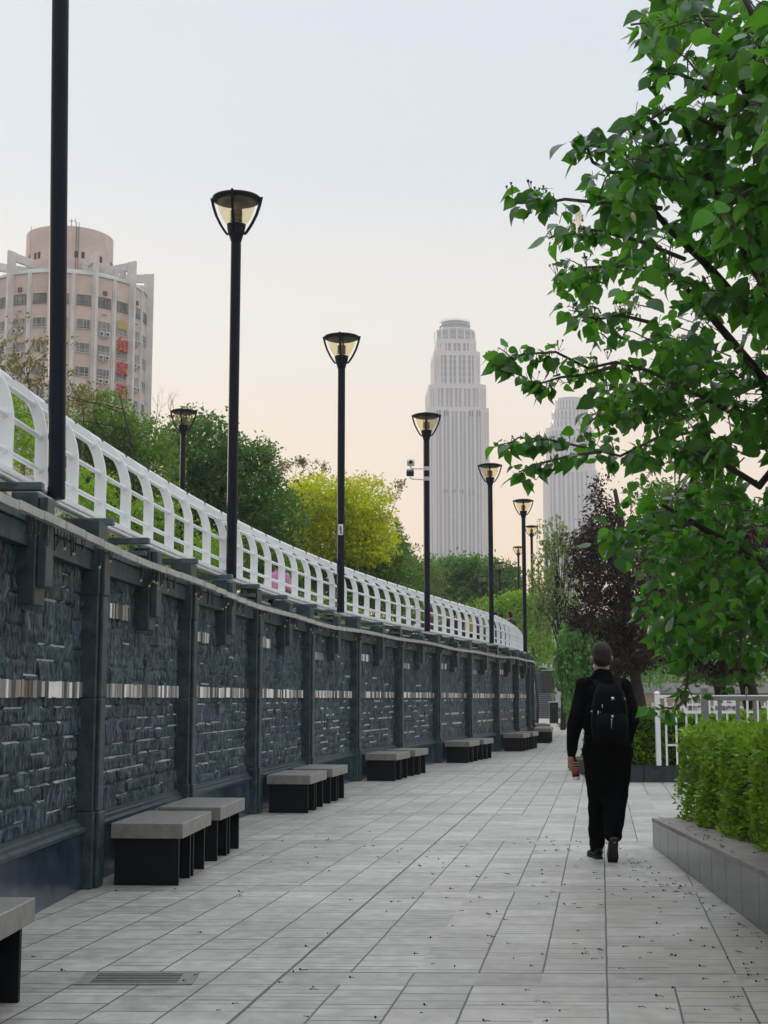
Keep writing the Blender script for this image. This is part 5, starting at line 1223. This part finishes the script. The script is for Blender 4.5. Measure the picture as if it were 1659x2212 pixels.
SPR = [([(1500, 400), (1400, 375), (1320, 372), (1280, 350), (1268, 318), (1255, 292)], 26, 0), ([(1430, 450), (1350, 440), (1290, 437), (1220, 430), (1170, 440), (1135, 430)], 26, 3), ([(1480, 560), (1380, 520), (1300, 500), (1240, 490), (1185, 515)], 40, 0),
       ([(1560, 640), (1440, 585), (1340, 572), (1260, 578), (1210, 600)], 44, 3), ([(1500, 850), (1400, 800), (1330, 782), (1270, 795), (1200, 760), (1130, 765), (1068, 785)], 62, 2), ([(1330, 790), (1270, 808), (1210, 815), (1155, 832)], 26, 1),
       ([(1520, 930), (1420, 945), (1340, 985), (1270, 968), (1190, 950), (1120, 945), (1090, 965)], 60, 1), ([(1300, 975), (1230, 985), (1170, 1000), (1120, 1020)], 34, 0), ([(1420, 700), (1340, 680), (1290, 690), (1250, 675)], 16, 2),
       ([(1480, 900), (1400, 880), (1330, 870), (1290, 900), (1255, 925)], 30, 1), ([(1500, 1130), (1420, 1140), (1360, 1150), (1300, 1170)], 30, 0), ([(1600, 1350), (1540, 1380), (1500, 1400), (1478, 1430)], 12, 0),
       ([(1600, 300), (1500, 250), (1440, 235), (1400, 262)], 26, 0), ([(1600, 120), (1500, 60), (1430, 50), (1385, 90)], 26, 0), ([(1580, 220), (1470, 160), (1400, 150)], 22, 0), ([(1620, 1330), (1600, 1380), (1595, 1440), (1600, 1470)], 8, 0), ([(1560, 1320), (1480, 1310), (1420, 1300), (1375, 1312)], 22, 0),
       ([(1500, 1400), (1488, 1440), (1483, 1480), (1472, 1520), (1450, 1545)], 6, 0), ([(1483, 1500), (1470, 1522), (1450, 1530), (1430, 1528)], 4, 0)]
for pts, nl, fr in SPR:
    dd = rr.uniform(-.35, .35); n = len(pts); P_ = []
    for i, (x, y) in enumerate(pts): P_.append(PW(x, y, ydep(x, y)+dd-.15*(n-1-i)*0))
    big = 1. if pts[-1][1] > 500 else .95
    shoot(P_, nl, .082*big, .011)
    for k in range(fr*3): fruit(P_[rr.randrange(1, n)]+Vector((rr.gauss(0, .03), rr.gauss(0, .03), .01)))
    # side shoots
    for k in range(max(2, nl//9)):
        q = rr.uniform(.35, .98)*(n-1); i = min(int(q), n-2); p = P_[i].lerp(P_[i+1], q-i); d = (P_[i+1]-P_[i]).normalized(); d = (d+Vector((rr.gauss(0, .5), rr.gauss(0, .5), rr.gauss(.05, .45)))).normalized(); L = rr.uniform(.06, .14)
        shoot([p, p+d*L*.5, p+d*L+Vector((0, 0, -.01))], 5, .078*big, .004)
nsh = 0; tries = 0
while nsh < 900 and tries < 20000:
    tries += 1; x = rr.uniform(1190, 1740); y = rr.uniform(-50, 1430)
    if not inside(x, y): continue
    d = ydep(x, y)+rr.gauss(0, .45)
    if y > 1000: d += rr.uniform(-.2, 1.0)
    p = at(x, y, d)-PB
    g = noise.noise(Vector((x/70., y/70., d*.6)))
    if g < (.07 if (400 < y < 780 and x < 1600) else (.02 if y < 420 else -.06)) and y < 1060 and x < 1670: continue
    edge = not (inside(x-38, y) and inside(x-20, y-34) and inside(x-20, y+34))
    c = Vector((-1, -.3, .15)); dr = Vector((c.x+rr.gauss(0, .6), c.y+rr.gauss(0, .6), c.z+rr.gauss(0, .6))).normalized(); L = rr.uniform(.10, .24)*(.6 if edge else 1)
    q = p-dr*L; shoot([q, q.lerp(p, .5)+Vector((0, 0, .012)), p], rr.randint(5, 9) if not edge else rr.randint(3, 6), .086, .0045); nsh += 1
    if rr.random() < .10: fruit(p)
# the part of the crown on the far and right side of the trunk
for k in range(820):
    a = rr.uniform(0, 6.283); e = rr.uniform(-.5, 1.35); q = rr.random()**.4
    p = Vector((.45+2.1*q*math.cos(a)*math.cos(e*.9), -.6+3.0*q*math.sin(a)*math.cos(e*.9), 3.7+2.6*q*math.sin(e)))
    w_ = p+PB; sx = 829.5+w_.x/max(w_.y, .5)*2960
    if sx < 1700 and w_.y > .8: continue
    if w_.y < 3.2: continue
    dr = Vector((p.x-.2, p.y, .3)).normalized(); L = rr.uniform(.15, .3); b0 = p-dr*L
    shoot([b0, b0.lerp(p, .5)+Vector((0, 0, .02)), p], 9, .085, .005)
    if k % 9 == 0: c0 = Vector((-.1, -.4, rr.uniform(1.4, 4.2))); tw.tube([c0, c0.lerp(b0, .5)+Vector((0, 0, .2)), b0], [.03, .018, .006], 6)
# main limbs
def limb(pts, r0, r1):
    n = len(pts); tw2.tube(pts, [r0+(r1-r0)*i/(n-1) for i in range(n)], 10)
tw2 = MB(); tk = [Vector((0, 0, -.1)), Vector((.02, -.05, .8)), Vector((-.08, -.25, 1.7)), Vector((-.1, -.6, 2.6)), Vector((-.15, -1.1, 3.6)), Vector((-.2, -1.7, 4.5)), Vector((-.3, -2.1, 5.2))]
limb(tk, .15, .03)
for a, r in (([tk[3], PW(1700, 800), PW(1640, 700), PW(1540, 585), PW(1450, 500), PW(1400, 440), PW(1340, 400)], .026), ([tk[2], PW(1720, 950, 7.6), PW(1640, 1050, 7.4), PW(1560, 1000, 7.3), PW(1480, 960, 7.3)], .034), ([tk[3], PW(1720, 900), PW(1600, 760), PW(1500, 640), PW(1440, 585)], .035),
             ([tk[3], PW(1700, 700), PW(1620, 560), PW(1560, 440), PW(1500, 330), PW(1470, 250)], .035), ([tk[2], PW(1700, 1250, 8.2), PW(1600, 1190, 8.1), PW(1500, 1130, 8.0), PW(1430, 1090, 7.9)], .04), ([tk[2], PW(1700, 1000, 7.7), PW(1600, 900, 7.5), PW(1500, 850, 7.3)], .035),
             ([tk[4], PW(1700, 420), PW(1640, 260), PW(1580, 130), PW(1520, 40)], .03), ([tk[1], PW(1700, 1400, 8.4), PW(1620, 1340, 8.3), PW(1540, 1330, 8.2)], .035), ([tk[4], PW(1720, 560), PW(1600, 420), PW(1520, 380)], .025), ([tk[5], PW(1720, 200), PW(1650, 80), PW(1600, -20)], .025)):
    limb(a, r, .009)
tw2.build('trunk', M['bark'], pear, True); tw.build('twigs', M['twig'], pear, False)
leaves('crown', np.array(LP), np.array(LD), np.array(LN), np.array(LSZ), LM['pear'], pear, 'broad', True)
print('pear leaves', len(LP))
# ------------------------------------------------------------------ air
hz_ = MB(); hz_.box(-700, 700, -25, 1300, -1.2, 420)
vm = bpy.data.materials.new('pale_air'); vm.use_nodes = True; n_, l_ = vm.node_tree.nodes, vm.node_tree.links; n_.remove(n_['Principled BSDF'])
pvv = n_.new('ShaderNodeVolumePrincipled'); pvv.inputs['Color'].default_value = (.93, .94, .97, 1); pvv.inputs['Density'].default_value = HAZE; pvv.inputs['Anisotropy'].default_value = .2
l_.new(pvv.outputs[0], n_['Material Output'].inputs['Volume'])
tag(hz_.build('haze', vm), kind='stuff', label='thin pale evening haze filling the air', cat='haze')
# ------------------------------------------------------------------ light
EL, AZ = R(11), R(-42)     # sun low, ahead and to the left of the view
w = bpy.data.worlds.new('World'); SC.world = w; w.use_nodes = True; n_, l_ = w.node_tree.nodes, w.node_tree.links
bg = n_['Background']; sky = n_.new('ShaderNodeTexSky'); sky.sky_type = 'NISHITA'; sky.sun_disc = False
sky.sun_elevation = EL; sky.sun_rotation = AZ; sky.air_density = 1.0; sky.dust_density = 4.0; sky.ozone_density = 1.5; sky.altitude = 20
tc = n_.new('ShaderNodeTexCoord'); sp = n_.new('ShaderNodeSeparateXYZ'); l_.new(tc.outputs['Generated'], sp.inputs[0])
cr = n_.new('ShaderNodeValToRGB'); l_.new(sp.outputs[2], cr.inputs[0]); cr.color_ramp.interpolation = 'EASE'
def lin(r, g, b): return tuple(((c/255.)/12.92 if c < 10 else ((c/255.+.055)/1.055)**2.4) for c in (r, g, b))
stops = [(0.0, (252, 214, 176)), (.06, (252, 216, 179)), (.16, (247, 224, 199)), (.27, (234, 229, 219)), (.38, (209, 218, 226)), (.55, (206, 215, 225)), (1., (206, 213, 222))]
e = cr.color_ramp.elements
while len(e) < len(stops): e.new(.5)
for k, (p, c) in enumerate(stops): e[k].position = p; e[k].color = (*lin(*c), 1)
sc = n_.new('ShaderNodeMix'); sc.data_type = 'RGBA'; sc.blend_type = 'MULTIPLY'; sc.inputs[0].default_value = 1; l_.new(cr.outputs[0], sc.inputs[6]); sc.inputs[7].default_value = (10*SKYG, 10*SKYG, 10*SKYG, 1)
mx = n_.new('ShaderNodeMix'); mx.data_type = 'RGBA'; mx.inputs[0].default_value = .88; l_.new(sky.outputs[0], mx.inputs[6]); l_.new(sc.outputs[2], mx.inputs[7])
sv = n_.new('ShaderNodeVectorMath'); sv.operation = 'DOT_PRODUCT'; l_.new(tc.outputs['Generated'], sv.inputs[0]); sv.inputs[1].default_value = (math.sin(R(10)), math.cos(R(10)), 0)
m1 = n_.new('ShaderNodeMapRange'); m1.interpolation_type = 'SMOOTHSTEP'; l_.new(sv.outputs['Value'], m1.inputs[0]); m1.inputs[1].default_value = -.8; m1.inputs[2].default_value = .75; m1.inputs[3].default_value = .72; m1.inputs[4].default_value = 1.
m2 = n_.new('ShaderNodeMapRange'); m2.interpolation_type = 'SMOOTHSTEP'; l_.new(sp.outputs[2], m2.inputs[0]); m2.inputs[1].default_value = .50; m2.inputs[2].default_value = .95; m2.inputs[3].default_value = 1.; m2.inputs[4].default_value = 3.0
mm = n_.new('ShaderNodeMath'); mm.operation = 'MULTIPLY'; l_.new(m1.outputs[0], mm.inputs[0]); l_.new(m2.outputs[0], mm.inputs[1])
vm_ = n_.new('ShaderNodeVectorMath'); vm_.operation = 'SCALE'; l_.new(mx.outputs[2], vm_.inputs[0]); l_.new(mm.outputs[0], vm_.inputs['Scale'])
l_.new(vm_.outputs[0], bg.inputs['Color']); bg.inputs['Strength'].default_value = .10
sd = bpy.data.lights.new('sun', 'SUN'); sd.energy = SUN; sd.angle = R(11); sd.color = (1, .83, .68); so = bpy.data.objects.new('sun', sd); COL.objects.link(so)
d = Vector((math.sin(AZ)*math.cos(EL), math.cos(AZ)*math.cos(EL), math.sin(EL))); so.rotation_euler = (-d).to_track_quat('-Z', 'Y').to_euler(); so.location = (-20, 10, 30)
SC.cycles.volume_bounces = 1; SC.cycles.max_bounces = 8; SC.cycles.transparent_max_bounces = 16
